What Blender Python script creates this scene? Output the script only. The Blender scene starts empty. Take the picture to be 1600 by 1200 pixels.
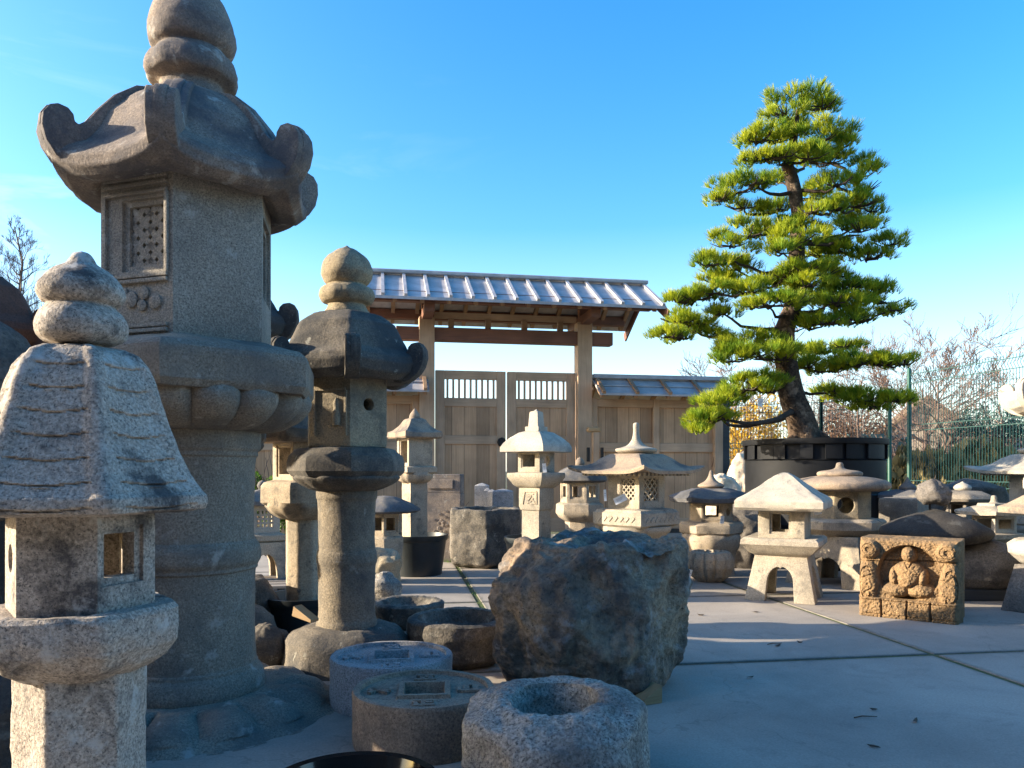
import bpy, bmesh, math, random
from mathutils import Vector, Matrix, noise

SC = bpy.context.scene
COL = SC.collection
F, CU, HV, EYE = 1200.0, 800.0, 735.0, 1.2     # focal length, centre column, horizon row, eye height

# ------------------------------------------------------------------ camera
cam = bpy.data.cameras.new('camera')
cam.sensor_width = 36.0
cam.lens = 27.0
cam.shift_y = (HV - 600.0) / 1600.0
cam.clip_start = 0.05
cam.clip_end = 2000.0
camo = bpy.data.objects.new('camera', cam)
camo.location = (0, 0, EYE)
camo.rotation_euler = (math.radians(90), 0, 0)
COL.objects.link(camo)
SC.camera = camo

# ------------------------------------------------------------------ sky and sun
SUN_AZ = math.radians(-89.0)      # measured from straight towards the camera (-Y), positive to the right
SUN_EL = math.radians(17.0)
sdir = Vector((math.sin(SUN_AZ) * math.cos(SUN_EL), -math.cos(SUN_AZ) * math.cos(SUN_EL), math.sin(SUN_EL)))
world = bpy.data.worlds.new("World")
SC.world = world
world.use_nodes = True
wn = world.node_tree
wn.nodes.clear()
w_out = wn.nodes.new('ShaderNodeOutputWorld')
w_bg = wn.nodes.new('ShaderNodeBackground')
w_sky = wn.nodes.new('ShaderNodeTexSky')
w_sky.sky_type = 'NISHITA'
w_sky.sun_disc = False
w_sky.sun_elevation = SUN_EL
w_sky.sun_rotation = math.atan2(sdir.x, sdir.y)
w_sky.altitude = 0
w_sky.air_density = 1.0
w_sky.dust_density = 1.3
w_sky.ozone_density = 2.0
w_bg.inputs['Strength'].default_value = 0.08
w_hs = wn.nodes.new('ShaderNodeHueSaturation')
w_hs.inputs['Saturation'].default_value = 1.43
w_hs.inputs['Value'].default_value = 1.95
wn.links.new(w_sky.outputs[0], w_hs.inputs['Color'])
# thin wisps of high cloud, low in the sky
w_tc = wn.nodes.new('ShaderNodeTexCoord')
w_map = wn.nodes.new('ShaderNodeMapping')
w_map.inputs['Scale'].default_value = (2.2, 2.2, 9.0)
w_map.inputs['Rotation'].default_value = (0.12, 0.18, 0.4)
w_nz = wn.nodes.new('ShaderNodeTexNoise')
w_nz.inputs['Scale'].default_value = 1.6
w_nz.inputs['Detail'].default_value = 7
w_nz.inputs['Roughness'].default_value = 0.6
w_nz.inputs['Distortion'].default_value = 0.6
w_mr = wn.nodes.new('ShaderNodeMapRange')
w_mr.inputs[1].default_value = 0.55
w_mr.inputs[2].default_value = 0.80
w_mr.inputs[4].default_value = 0.42
w_sep = wn.nodes.new('ShaderNodeSeparateXYZ')
w_fade = wn.nodes.new('ShaderNodeMapRange')
w_fade.inputs[1].default_value = 0.50
w_fade.inputs[2].default_value = 0.15
w_side = wn.nodes.new('ShaderNodeMapRange')      # only in the western sky
w_side.inputs[1].default_value = 0.05
w_side.inputs[2].default_value = -0.45
w_mul2 = wn.nodes.new('ShaderNodeMath')
w_mul2.operation = 'MULTIPLY'
w_hz = wn.nodes.new('ShaderNodeMapRange')        # pale air near the horizon
w_hz.inputs[1].default_value = 0.30
w_hz.inputs[2].default_value = 0.0
w_hz.inputs[4].default_value = 0.32
w_mx = wn.nodes.new('ShaderNodeMath')
w_mx.operation = 'MAXIMUM'
w_mul = wn.nodes.new('ShaderNodeMath')
w_mul.operation = 'MULTIPLY'
w_mix = wn.nodes.new('ShaderNodeMix')
w_mix.data_type = 'RGBA'
w_mix.inputs[7].default_value = (9.5, 9.8, 10.2, 1)
for a_, b_ in ((w_tc.outputs['Generated'], w_map.inputs[0]), (w_map.outputs[0], w_nz.inputs[0]), (w_nz.outputs[0], w_mr.inputs[0]), (w_tc.outputs['Generated'], w_sep.inputs[0]),
               (w_sep.outputs[2], w_fade.inputs[0]), (w_mr.outputs[0], w_mul.inputs[0]), (w_fade.outputs[0], w_mul.inputs[1]), (w_sep.outputs[0], w_side.inputs[0]), (w_mul.outputs[0], w_mul2.inputs[0]), (w_side.outputs[0], w_mul2.inputs[1]), (w_mul2.outputs[0], w_mx.inputs[0]), (w_sep.outputs[2], w_hz.inputs[0]), (w_hz.outputs[0], w_mx.inputs[1]), (w_mx.outputs[0], w_mix.inputs[0]), (w_hs.outputs[0], w_mix.inputs[6]), (w_mix.outputs[2], w_bg.inputs[0])):
    wn.links.new(a_, b_)
wn.links.new(w_bg.outputs[0], w_out.inputs[0])

sun = bpy.data.lights.new('sun', 'SUN')
sun.energy = 5.0
sun.angle = math.radians(0.5)
sun.color = (1.0, 0.86, 0.66)
suno = bpy.data.objects.new('sun', sun)
suno.rotation_euler = (-sdir).to_track_quat('-Z', 'Y').to_euler()
suno.location = (-20, 0, 20)
COL.objects.link(suno)

SC.view_settings.view_transform = 'Standard'
SC.view_settings.look = 'None'
SC.view_settings.gamma = 1.0
SC.view_settings.exposure = 1.5
SC.view_settings.use_curve_mapping = False
SC.render.engine = 'CYCLES'
SC.cycles.max_bounces = 6
SC.cycles.diffuse_bounces = 4
SC.cycles.use_denoising = True

# ------------------------------------------------------------------ node helpers
def nd(nt, kind, **kw):
    n = nt.nodes.new(kind)
    for k, v in kw.items():
        if k.startswith('p_'):
            setattr(n, k[2:], v)
            continue
        s = n.inputs[int(k[1:])] if k[0] == 'i' and k[1:].isdigit() else n.inputs[k.replace('_', ' ')]
        if isinstance(v, bpy.types.NodeSocket):
            nt.links.new(v, s)
        elif isinstance(v, tuple) and len(v) == 3 and s.type == 'RGBA':
            s.default_value = v + (1,)
        else:
            s.default_value = v
    return n

def mat_new(name):
    m = bpy.data.materials.new(name)
    m.use_nodes = True
    nt = m.node_tree
    nt.nodes.clear()
    out = nt.nodes.new('ShaderNodeOutputMaterial')
    b = nt.nodes.new('ShaderNodeBsdfPrincipled')
    nt.links.new(b.outputs[0], out.inputs[0])
    return m, nt, b

def ramp(nt, fac, lo, hi):
    return nd(nt, 'ShaderNodeMapRange', i0=fac, i1=lo, i2=hi, i3=0.0, i4=1.0, p_clamp=True).outputs[0]

def mix(nt, f, a, b, mode='MIX'):
    n = nt.nodes.new('ShaderNodeMix')
    n.data_type = 'RGBA'
    n.blend_type = mode
    for s, v in ((n.inputs[0], f), (n.inputs[6], a), (n.inputs[7], b)):
        if isinstance(v, bpy.types.NodeSocket):
            nt.links.new(v, s)
        elif isinstance(v, tuple):
            s.default_value = v + (1,)
        else:
            s.default_value = v
    return n.outputs[2]

def math_(nt, op, a, b=0.0):
    return nd(nt, 'ShaderNodeMath', p_operation=op, i0=a, i1=b).outputs[0]

def noi(nt, co, scale, detail=4.0, rough=0.55, dist=0.0):
    return nd(nt, 'ShaderNodeTexNoise', Vector=co, Scale=scale, Detail=detail, Roughness=rough, Distortion=dist).outputs[0]

def coord(nt, scale=None):
    co = nd(nt, 'ShaderNodeTexCoord').outputs['Object']
    if scale:
        co = nd(nt, 'ShaderNodeMapping', Vector=co, Scale=scale).outputs[0]
    return co

def stone(name, a, b, speck=0.5, sscale=70.0, dark=(0.03, 0.03, 0.03), dark_amt=0.12, stains=(), bump=0.5, coarse=14.0, rough=0.92):
    """granite and tuff: two body colours, crystal speckle, dark grains, stains of lichen and soot"""
    m, nt, p = mat_new(name)
    co = coord(nt)
    a, b = tuple(x * k for x, k in zip(a, (1.05, 1.0, 0.93))), tuple(x * k for x, k in zip(b, (1.05, 1.0, 0.93)))
    big = ramp(nt, noi(nt, co, 3.0, 6, 0.6), 0.35, 0.65)
    c = mix(nt, big, a, b)
    fine = noi(nt, co, sscale, 3, 0.7)
    f = ramp(nt, fine, 0.32, 0.68)
    hi = nd(nt, 'ShaderNodeMapRange', i0=f, i1=0.0, i2=1.0, i3=1.0 - 0.75 * speck, i4=1.0 + 0.55 * speck).outputs[0]
    c = mix(nt, 1.0, c, nd(nt, 'ShaderNodeCombineColor', i0=hi, i1=hi, i2=hi).outputs[0], 'MULTIPLY')
    if dark_amt > 0:
        co3 = nd(nt, 'ShaderNodeVectorMath', p_operation='ADD', i0=co, i1=(7.7, 1.3, 4.9)).outputs[0]
        g = noi(nt, co3, sscale * 1.25, 2.5, 0.75, 0.6)
        thr = 0.66 - 0.55 * dark_amt
        c = mix(nt, math_(nt, 'MULTIPLY', ramp(nt, g, thr, thr + 0.05), 0.75), c, dark)
    for i, (col, amt, sc, soft) in enumerate(stains):
        co2 = nd(nt, 'ShaderNodeVectorMath', p_operation='ADD', i0=co, i1=(3.1 * i + 1.7, 5.3 * i, 2.9 * i)).outputs[0]
        s = noi(nt, co2, sc, 9, 0.68, 0.3)
        s = ramp(nt, s, 0.68 - 0.36 * amt - soft, 0.68 - 0.36 * amt + soft)
        c = mix(nt, math_(nt, 'MULTIPLY', s, 0.85), c, col)
    nt.links.new(c, p.inputs['Base Color'])
    p.inputs['Roughness'].default_value = rough
    p.inputs['Specular IOR Level'].default_value = 0.25
    h = math_(nt, 'ADD', math_(nt, 'MULTIPLY', fine, 0.35), noi(nt, co, coarse, 6, 0.65))
    bm_ = nd(nt, 'ShaderNodeBump', Strength=bump, Distance=0.012, Height=h)
    nt.links.new(bm_.outputs[0], p.inputs['Normal'])
    return m

def wood(name, a, b, axis='z', rough=0.65, bump=0.15, boards=0.0, weather=0.0):
    m, nt, p = mat_new(name)
    sc = {'x': (0.6, 14, 14), 'y': (14, 0.6, 14), 'z': (14, 14, 0.6)}[axis]
    co = coord(nt, sc)
    g = noi(nt, co, 2.2, 7, 0.65, 1.2)
    c = mix(nt, ramp(nt, g, 0.3, 0.7), a, b)
    big = noi(nt, coord(nt), 1.7, 3, 0.5)
    k = nd(nt, 'ShaderNodeMapRange', i0=big, i1=0.3, i2=0.7, i3=0.72, i4=1.2).outputs[0]
    c = mix(nt, 1.0, c, nd(nt, 'ShaderNodeCombineColor', i0=k, i1=k, i2=k).outputs[0], 'MULTIPLY')
    if boards:
        x = nd(nt, 'ShaderNodeSeparateXYZ', i0=coord(nt)).outputs[0 if axis != 'x' else 2]
        q = math_(nt, 'FLOOR', math_(nt, 'DIVIDE', x, boards))
        wn_ = nd(nt, 'ShaderNodeTexWhiteNoise', p_noise_dimensions='1D', W=q).outputs[0]
        k2 = nd(nt, 'ShaderNodeMapRange', i0=wn_, i1=0.0, i2=1.0, i3=0.78, i4=1.15).outputs[0]
        c = mix(nt, 1.0, c, nd(nt, 'ShaderNodeCombineColor', i0=k2, i1=k2, i2=k2).outputs[0], 'MULTIPLY')
        fr = math_(nt, 'FRACT', math_(nt, 'DIVIDE', x, boards))
        c = mix(nt, ramp(nt, fr, 0.035, 0.015), c, (0.03, 0.02, 0.012))
    nt.links.new(c, p.inputs['Base Color'])
    p.inputs['Roughness'].default_value = rough
    bm_ = nd(nt, 'ShaderNodeBump', Strength=bump, Distance=0.01, Height=g)
    nt.links.new(bm_.outputs[0], p.inputs['Normal'])
    return m

def plain(name, col, rough=0.6, var=0.15, scale=6.0, metal=0.0, bump=0.0, spec=0.4):
    m, nt, p = mat_new(name)
    n = noi(nt, coord(nt), scale, 6, 0.6)
    k = nd(nt, 'ShaderNodeMapRange', i0=n, i1=0.3, i2=0.7, i3=1 - var, i4=1 + var).outputs[0]
    c = mix(nt, 1.0, col, nd(nt, 'ShaderNodeCombineColor', i0=k, i1=k, i2=k).outputs[0], 'MULTIPLY')
    nt.links.new(c, p.inputs['Base Color'])
    p.inputs['Roughness'].default_value = rough
    p.inputs['Metallic'].default_value = metal
    p.inputs['Specular IOR Level'].default_value = spec
    if bump:
        nt.links.new(nd(nt, 'ShaderNodeBump', Strength=bump, Distance=0.01, Height=n).outputs[0], p.inputs['Normal'])
    return m

def leafy(name, a, b, scale=3.0, trans=0.35, rough=0.55):
    m, nt, p = mat_new(name)
    n = noi(nt, coord(nt), scale, 3, 0.6)
    c = mix(nt, ramp(nt, n, 0.38, 0.62), a, b)
    nt.links.new(c, p.inputs['Base Color'])
    p.inputs['Roughness'].default_value = rough
    p.inputs['Specular IOR Level'].default_value = 0.25
    t = nd(nt, 'ShaderNodeBsdfTranslucent', Color=c)
    ms = nd(nt, 'ShaderNodeMixShader', i0=trans, i1=p.outputs[0], i2=t.outputs[0])
    out = [x for x in nt.nodes if x.type == 'OUTPUT_MATERIAL'][0]
    nt.links.new(ms.outputs[0], out.inputs[0])
    return m

# ------------------------------------------------------------------ materials
M = {}
M['granite'] = stone('light_granite', (0.42, 0.375, 0.335), (0.34, 0.315, 0.29), 0.7, 115, (0.05, 0.05, 0.05), 0.15,
                     [((0.04, 0.04, 0.045), 0.25, 5.0, 0.06), ((0.50, 0.47, 0.43), 0.2, 9.0, 0.05)], 0.5, 34)
M['pale_tuff'] = stone('pale_tuff', (0.335, 0.315, 0.28), (0.265, 0.25, 0.225), 0.7, 120, (0.05, 0.05, 0.05), 0.12,
                       [((0.15, 0.142, 0.13), 0.3, 2.2, 0.1), ((0.42, 0.40, 0.36), 0.14, 8.0, 0.04)], 0.45, 30)
M['tuff'] = stone('grey_tuff', (0.275, 0.245, 0.205), (0.20, 0.182, 0.158), 0.6, 110, (0.04, 0.04, 0.04), 0.10,
                  [((0.115, 0.108, 0.10), 0.36, 2.6, 0.1), ((0.36, 0.34, 0.30), 0.14, 6.0, 0.04)], 0.5, 26)
M['tuff_roof'] = stone('weathered_roof_stone', (0.28, 0.235, 0.20), (0.19, 0.17, 0.16), 0.55, 110, (0.03, 0.03, 0.03), 0.08,
                       [((0.085, 0.083, 0.09), 0.42, 3.0, 0.09), ((0.36, 0.35, 0.32), 0.14, 9.0, 0.04)], 0.5, 26)
M['mossy'] = stone('dark_mossy_stone', (0.185, 0.168, 0.145), (0.11, 0.104, 0.097), 0.55, 100, (0.02, 0.02, 0.02), 0.08,
                   [((0.05, 0.052, 0.055), 0.45, 3.6, 0.1), ((0.30, 0.29, 0.25), 0.1, 12.0, 0.03)], 0.6)
M['mossy_body'] = stone('ochre_lantern_stone', (0.36, 0.305, 0.215), (0.25, 0.22, 0.17), 0.5, 100, (0.03, 0.03, 0.03), 0.08,
                        [((0.11, 0.105, 0.09), 0.34, 4.0, 0.1)], 0.6, 24)
M['mossy_shaft'] = stone('dark_shaft_stone', (0.25, 0.22, 0.175), (0.165, 0.15, 0.128), 0.55, 100, (0.03, 0.03, 0.03), 0.1,
                         [((0.075, 0.072, 0.068), 0.4, 3.2, 0.1), ((0.3, 0.28, 0.24), 0.1, 11.0, 0.04)], 0.6, 24)
M['sandy'] = stone('sandy_stone', (0.42, 0.36, 0.28), (0.34, 0.30, 0.25), 0.35, 80, (0.08, 0.07, 0.06), 0.08,
                   [((0.15, 0.14, 0.12), 0.3, 4.0, 0.08), ((0.09, 0.09, 0.085), 0.13, 9.0, 0.05)], 0.45)
M['brown_roof'] = stone('brown_roof_stone', (0.34, 0.27, 0.205), (0.24, 0.20, 0.165), 0.35, 80, (0.05, 0.05, 0.05), 0.08,
                        [((0.10, 0.095, 0.09), 0.3, 4.5, 0.08)], 0.4)
M['slate_roof'] = stone('slate_roof_stone', (0.12, 0.125, 0.14), (0.075, 0.08, 0.09), 0.3, 80, (0.03, 0.03, 0.03), 0.06,
                        [((0.22, 0.19, 0.15), 0.25, 5.0, 0.08)], 0.35)
M['white'] = stone('pale_stone', (0.45, 0.425, 0.375), (0.36, 0.34, 0.30), 0.25, 90, (0.2, 0.18, 0.16), 0.08,
                   [((0.22, 0.215, 0.20), 0.26, 4.0, 0.09), ((0.12, 0.12, 0.115), 0.1, 10.0, 0.05)], 0.35)
M['cream'] = stone('cream_stone', (0.41, 0.375, 0.315), (0.32, 0.295, 0.25), 0.4, 90, (0.12, 0.11, 0.10), 0.09,
                   [((0.17, 0.155, 0.13), 0.28, 4.0, 0.09), ((0.10, 0.10, 0.095), 0.12, 9.0, 0.05)], 0.4)
M['red'] = stone('red_brown_stone', (0.155, 0.085, 0.062), (0.11, 0.068, 0.055), 0.3, 80, (0.03, 0.02, 0.02), 0.08,
                 [((0.05, 0.05, 0.05), 0.3, 3.0, 0.1)], 0.5)
M['darkstone'] = stone('dark_basalt', (0.055, 0.052, 0.05), (0.035, 0.034, 0.034), 0.4, 70, (0.02, 0.02, 0.02), 0.08,
                       [((0.13, 0.125, 0.11), 0.15, 6.0, 0.06)], 0.6)
M['greystone'] = stone('grey_boulder_stone', (0.19, 0.175, 0.16), (0.12, 0.112, 0.105), 0.45, 60, (0.03, 0.03, 0.03), 0.1,
                       [((0.05, 0.05, 0.05), 0.3, 4.0, 0.08)], 0.8)
M['bluegranite'] = stone('bluish_granite', (0.36, 0.37, 0.395), (0.28, 0.287, 0.305), 0.6, 110, (0.05, 0.05, 0.06), 0.13,
                         [((0.10, 0.10, 0.11), 0.2, 4.0, 0.1)], 0.4)
M['browngranite'] = stone('brown_granite', (0.31, 0.24, 0.185), (0.22, 0.18, 0.15), 0.55, 90, (0.05, 0.04, 0.04), 0.12,
                          [((0.10, 0.085, 0.075), 0.3, 3.0, 0.1)], 0.5)
M['rough_granite'] = stone('rough_boulder_granite', (0.36, 0.345, 0.32), (0.25, 0.243, 0.23), 0.75, 75, (0.035, 0.035, 0.035), 0.18,
                           [((0.09, 0.088, 0.085), 0.32, 3.5, 0.1)], 1.0, 20)
M['buddha'] = stone('golden_sandstone', (0.275, 0.185, 0.10), (0.19, 0.13, 0.075), 0.5, 60, (0.12, 0.08, 0.04), 0.1,
                    [((0.13, 0.095, 0.06), 0.3, 4.5, 0.1)], 1.0, 26)
M['basin'] = stone('dark_basin_stone', (0.19, 0.175, 0.155), (0.12, 0.115, 0.105), 0.5, 70, (0.03, 0.03, 0.03), 0.1,
                   [((0.045, 0.045, 0.045), 0.45, 6.0, 0.08), ((0.30, 0.28, 0.24), 0.12, 10, 0.04)], 0.9, 22)
M['whiterock'] = stone('white_quartz', (0.72, 0.66, 0.57), (0.60, 0.50, 0.40), 0.2, 30, (0.3, 0.2, 0.15), 0.05,
                       [((0.42, 0.27, 0.15), 0.25, 4.0, 0.1)], 0.6)
M['rock'] = stone('rugged_rock', (0.36, 0.27, 0.19), (0.17, 0.14, 0.115), 0.6, 48, (0.02, 0.02, 0.02), 0.08,
                  [((0.06, 0.058, 0.06), 0.42, 2.6, 0.09), ((0.38, 0.38, 0.38), 0.18, 3.4, 0.07), ((0.42, 0.29, 0.19), 0.12, 4.2, 0.07)], 1.0, 12)

M['cedar'] = wood('cedar_boards', (0.50, 0.315, 0.185), (0.34, 0.21, 0.115), 'z', boards=0.23)
M['cedar_frame'] = wood('cedar_frame', (0.48, 0.33, 0.215), (0.35, 0.235, 0.145), 'z')
M['cedar_rail'] = wood('cedar_rail', (0.48, 0.33, 0.215), (0.35, 0.235, 0.145), 'x')
M['dark_wood'] = wood('dark_beam_wood', (0.20, 0.085, 0.05), (0.12, 0.055, 0.035), 'x')
M['rafter'] = wood('rafter_wood', (0.34, 0.22, 0.13), (0.22, 0.13, 0.08), 'y')
M['wedge'] = wood('raw_wedge_wood', (0.40, 0.27, 0.14), (0.30, 0.19, 0.09), 'x')
M['pallet'] = wood('grey_pallet_wood', (0.30, 0.26, 0.22), (0.18, 0.155, 0.13), 'x')
M['tar_wood'] = wood('tarred_timber', (0.04, 0.045, 0.05), (0.025, 0.028, 0.03), 'x')
M['metal_roof'] = plain('grey_sheet_metal', (0.37, 0.355, 0.36), 0.5, 0.3, 3.5, 0.0, 0.0, 0.5)
M['pot'] = plain('black_plastic', (0.018, 0.024, 0.028), 0.42, 0.2, 9, 0, 0.05, 0.5)
M['airpot'] = plain('black_planter_plastic', (0.009, 0.010, 0.012), 0.6, 0.3, 5, 0, 0.05, 0.18)
M['soil'] = plain('dark_soil', (0.06, 0.045, 0.03), 0.95, 0.4, 20, 0, 0.8, 0.1)
M['greenpaint'] = plain('green_post_paint', (0.012, 0.075, 0.055), 0.45, 0.15, 8)
M['wire'] = plain('green_wire', (0.012, 0.06, 0.055), 0.5, 0.1, 8)
M['iron'] = plain('black_iron', (0.012, 0.012, 0.013), 0.5, 0.1, 8)
M['paper'] = plain('white_paper_tag', (0.75, 0.75, 0.73), 0.7, 0.06, 9)
M['ink'] = plain('grey_ink', (0.25, 0.25, 0.27), 0.7, 0.05, 9)
M['string'] = plain('dark_twine', (0.05, 0.045, 0.04), 0.9, 0.1, 9)
M['foil'] = plain('pale_sheeting', (0.55, 0.58, 0.62), 0.55, 0.1, 9)
M['glaze'] = plain('dark_glaze', (0.012, 0.010, 0.010), 0.12, 0.3, 5, 0, 0, 0.6)
M['leaf_dry'] = plain('dry_leaf', (0.05, 0.033, 0.02), 0.8, 0.3, 30)
M['house_wall'] = plain('pale_render', (0.32, 0.26, 0.20), 0.9, 0.08, 1)
M['house_roof'] = plain('brown_tiles', (0.15, 0.085, 0.06), 0.85, 0.2, 4)
M['thatch'] = plain('thatch', (0.16, 0.115, 0.07), 0.95, 0.3, 10, 0, 0.5)
M['teal'] = plain('teal_sheet', (0.05, 0.17, 0.18), 0.6, 0.15, 3)
M['glass'] = plain('dark_window', (0.03, 0.04, 0.05), 0.1, 0.1, 3)
M['bark'] = stone('pine_bark', (0.10, 0.07, 0.05), (0.04, 0.031, 0.025), 0.7, 22, (0.015, 0.012, 0.01), 0.15,
                  [((0.30, 0.22, 0.15), 0.2, 6.0, 0.06)], 1.0, 9)
M['branch'] = plain('dark_pine_bark', (0.05, 0.037, 0.028), 0.95, 0.4, 14, 0, 0.6)
M['twig'] = plain('bare_twig', (0.15, 0.105, 0.085), 0.9, 0.25, 2)
M['twig_pink'] = plain('reddish_twig', (0.17, 0.11, 0.088), 0.9, 0.25, 2)
M['needle_l'] = leafy('pine_needles', (0.43, 0.46, 0.024), (0.15, 0.26, 0.018), 4.0, 0.4)
M['yellow'] = leafy('yellow_leaves', (0.66, 0.42, 0.03), (0.50, 0.32, 0.05), 2.0, 0.35)
M['hedge'] = leafy('bright_green_leaves', (0.12, 0.24, 0.025), (0.06, 0.14, 0.02), 2.0, 0.35)
M['reed'] = leafy('dry_reed', (0.36, 0.28, 0.12), (0.22, 0.17, 0.07), 2.0, 0.25)
M['purple'] = leafy('purple_brown_twigs', (0.13, 0.07, 0.065), (0.09, 0.055, 0.045), 2.0, 0.15)
M['redleaf'] = leafy('reddish_leaves', (0.30, 0.10, 0.08), (0.22, 0.10, 0.07), 2.0, 0.25)
M['darkleaf'] = leafy('dark_evergreen', (0.03, 0.055, 0.03), (0.02, 0.035, 0.02), 2.0, 0.15)
M['russet'] = leafy('russet_leaves', (0.24, 0.13, 0.07), (0.17, 0.09, 0.05), 2.0, 0.25)
M['bluegreen'] = leafy('bluish_needles', (0.05, 0.11, 0.09), (0.035, 0.075, 0.06), 2.0, 0.2)
M['grass'] = leafy('grass_blades', (0.13, 0.27, 0.03), (0.09, 0.17, 0.02), 2.0, 0.3)
M['flower'] = plain('yellow_petals', (0.75, 0.55, 0.02), 0.6, 0.1, 9)

def concrete():
    m, nt, p = mat_new('concrete_slab')
    co = coord(nt)
    a = ramp(nt, noi(nt, co, 0.9, 8, 0.62, 0.4), 0.34, 0.66)
    c = mix(nt, a, (0.37, 0.325, 0.275), (0.24, 0.215, 0.185))
    s = ramp(nt, noi(nt, co, 4.5, 9, 0.7, 0.5), 0.56, 0.72)
    c = mix(nt, math_(nt, 'MULTIPLY', s, 0.5), c, (0.17, 0.155, 0.14))
    vc = nd(nt, 'ShaderNodeTexVoronoi', p_feature='DISTANCE_TO_EDGE', Vector=nd(nt, 'ShaderNodeVectorMath', p_operation='ADD', i0=co, i1=nd(nt, 'ShaderNodeTexNoise', Vector=co, Scale=2.5, Detail=5.0).outputs[1]).outputs[0], Scale=0.45)
    c = mix(nt, math_(nt, 'MULTIPLY', ramp(nt, vc.outputs[0], 0.004, 0.001), 0.25), c, (0.07, 0.065, 0.06))
    s2 = ramp(nt, noi(nt, co, 1.6, 7, 0.7, 0.8), 0.55, 0.68)
    c = mix(nt, math_(nt, 'MULTIPLY', s2, 0.45), c, (0.16, 0.15, 0.14))
    # grime gathered along the joints
    rot = nd(nt, 'ShaderNodeMapping', Vector=co, Rotation=(0, 0, -math.radians(8.5)))
    sp = nd(nt, 'ShaderNodeSeparateXYZ', i0=rot.outputs[0])
    es = []
    for ax, o_, w_ in ((0, 0.74, 2.72), (1, 4.55, 2.42)):
        fr_ = math_(nt, 'FRACT', math_(nt, 'DIVIDE', math_(nt, 'ADD', sp.outputs[ax], 40 * w_ - o_), w_))
        es.append(math_(nt, 'MULTIPLY', math_(nt, 'MINIMUM', fr_, math_(nt, 'SUBTRACT', 1.0, fr_)), w_))
    ed_ = math_(nt, 'ADD', math_(nt, 'MINIMUM', es[0], es[1]), math_(nt, 'MULTIPLY', noi(nt, co, 7, 6, 0.7), 0.10))
    c = mix(nt, math_(nt, 'MULTIPLY', ramp(nt, ed_, 0.115, 0.055), 0.75), c, (0.085, 0.078, 0.062))
    f = noi(nt, co, 90, 3, 0.7)
    k = nd(nt, 'ShaderNodeMapRange', i0=f, i1=0.3, i2=0.7, i3=0.80, i4=1.12).outputs[0]
    c = mix(nt, 1.0, c, nd(nt, 'ShaderNodeCombineColor', i0=k, i1=k, i2=k).outputs[0], 'MULTIPLY')
    nt.links.new(c, p.inputs['Base Color'])
    p.inputs['Roughness'].default_value = 0.85
    h = math_(nt, 'ADD', f, math_(nt, 'MULTIPLY', noi(nt, co, 8, 5, 0.6), 1.5))
    nt.links.new(nd(nt, 'ShaderNodeBump', Strength=0.3, Distance=0.004, Height=h).outputs[0], p.inputs['Normal'])
    return m
M['concrete'] = concrete()

def earth():
    m, nt, p = mat_new('earth_ground')
    co = coord(nt)
    a = ramp(nt, noi(nt, co, 0.5, 8, 0.65), 0.42, 0.6)
    c = mix(nt, a, (0.11, 0.085, 0.055), (0.075, 0.105, 0.03))
    f = noi(nt, co, 25, 5, 0.7)
    k = nd(nt, 'ShaderNodeMapRange', i0=f, i1=0.3, i2=0.7, i3=0.6, i4=1.3).outputs[0]
    c = mix(nt, 1.0, c, nd(nt, 'ShaderNodeCombineColor', i0=k, i1=k, i2=k).outputs[0], 'MULTIPLY')
    nt.links.new(c, p.inputs['Base Color'])
    p.inputs['Roughness'].default_value = 0.95
    nt.links.new(nd(nt, 'ShaderNodeBump', Strength=0.8, Distance=0.03, Height=f).outputs[0], p.inputs['Normal'])
    return m
M['earth'] = earth()

# ------------------------------------------------------------------ mesh helpers
def link_mesh(name, verts, faces, mat, parent=None, smooth=40.0, loc=None, bevel=0.0, jit=None, seg=2):
    me = bpy.data.meshes.new(name)
    me.from_pydata([tuple(v) for v in verts], [], faces)
    bm = bmesh.new()
    bm.from_mesh(me)
    if bevel or jit:
        bmesh.ops.remove_doubles(bm, verts=bm.verts, dist=1e-5)
    bmesh.ops.recalc_face_normals(bm, faces=bm.faces)
    if bevel:
        es = [e for e in bm.edges if len(e.link_faces) == 2 and e.calc_face_angle(0) > 0.5]
        bmesh.ops.bevel(bm, geom=es, offset=bevel, segments=seg, profile=0.6, affect='EDGES', clamp_overlap=True)
    if jit:
        amp, sc = jit[0], jit[1]
        bm.normal_update()
        off = Vector((random.random() * 50, random.random() * 50, random.random() * 50))
        for v in bm.verts:
            q = v.co * sc + off
            d = noise.noise(q) + 0.5 * noise.noise(q * 2.3) + 0.3 * noise.noise(q * 5.1)
            v.co += v.normal * (amp * d)
    bm.to_mesh(me)
    bm.free()
    me.materials.append(mat)
    if smooth:
        me.polygons.foreach_set('use_smooth', [True] * len(me.polygons))
        me.set_sharp_from_angle(angle=math.radians(smooth))
    me.update()
    o = bpy.data.objects.new(name, me)
    COL.objects.link(o)
    if parent:
        o.parent = parent
    if loc is not None:
        o.location = loc
    return o

def empty(name, loc, rz=0.0, label=None, cat=None, group=None):
    o = bpy.data.objects.new(name, None)
    o.empty_display_size = 0.1
    o.location = loc
    o.rotation_euler = (0, 0, rz)
    COL.objects.link(o)
    tag(o, label, cat, group)
    return o

def tag(o, label=None, cat=None, group=None, kind=None):
    if label: o['label'] = label
    if cat: o['category'] = cat
    if group: o['group'] = group
    if kind: o['kind'] = kind
    return o

def pol(a):
    """unit direction: angle 0 looks at the camera (-Y), positive turns to the right"""
    return Vector((math.sin(a), -math.cos(a), 0))

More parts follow.
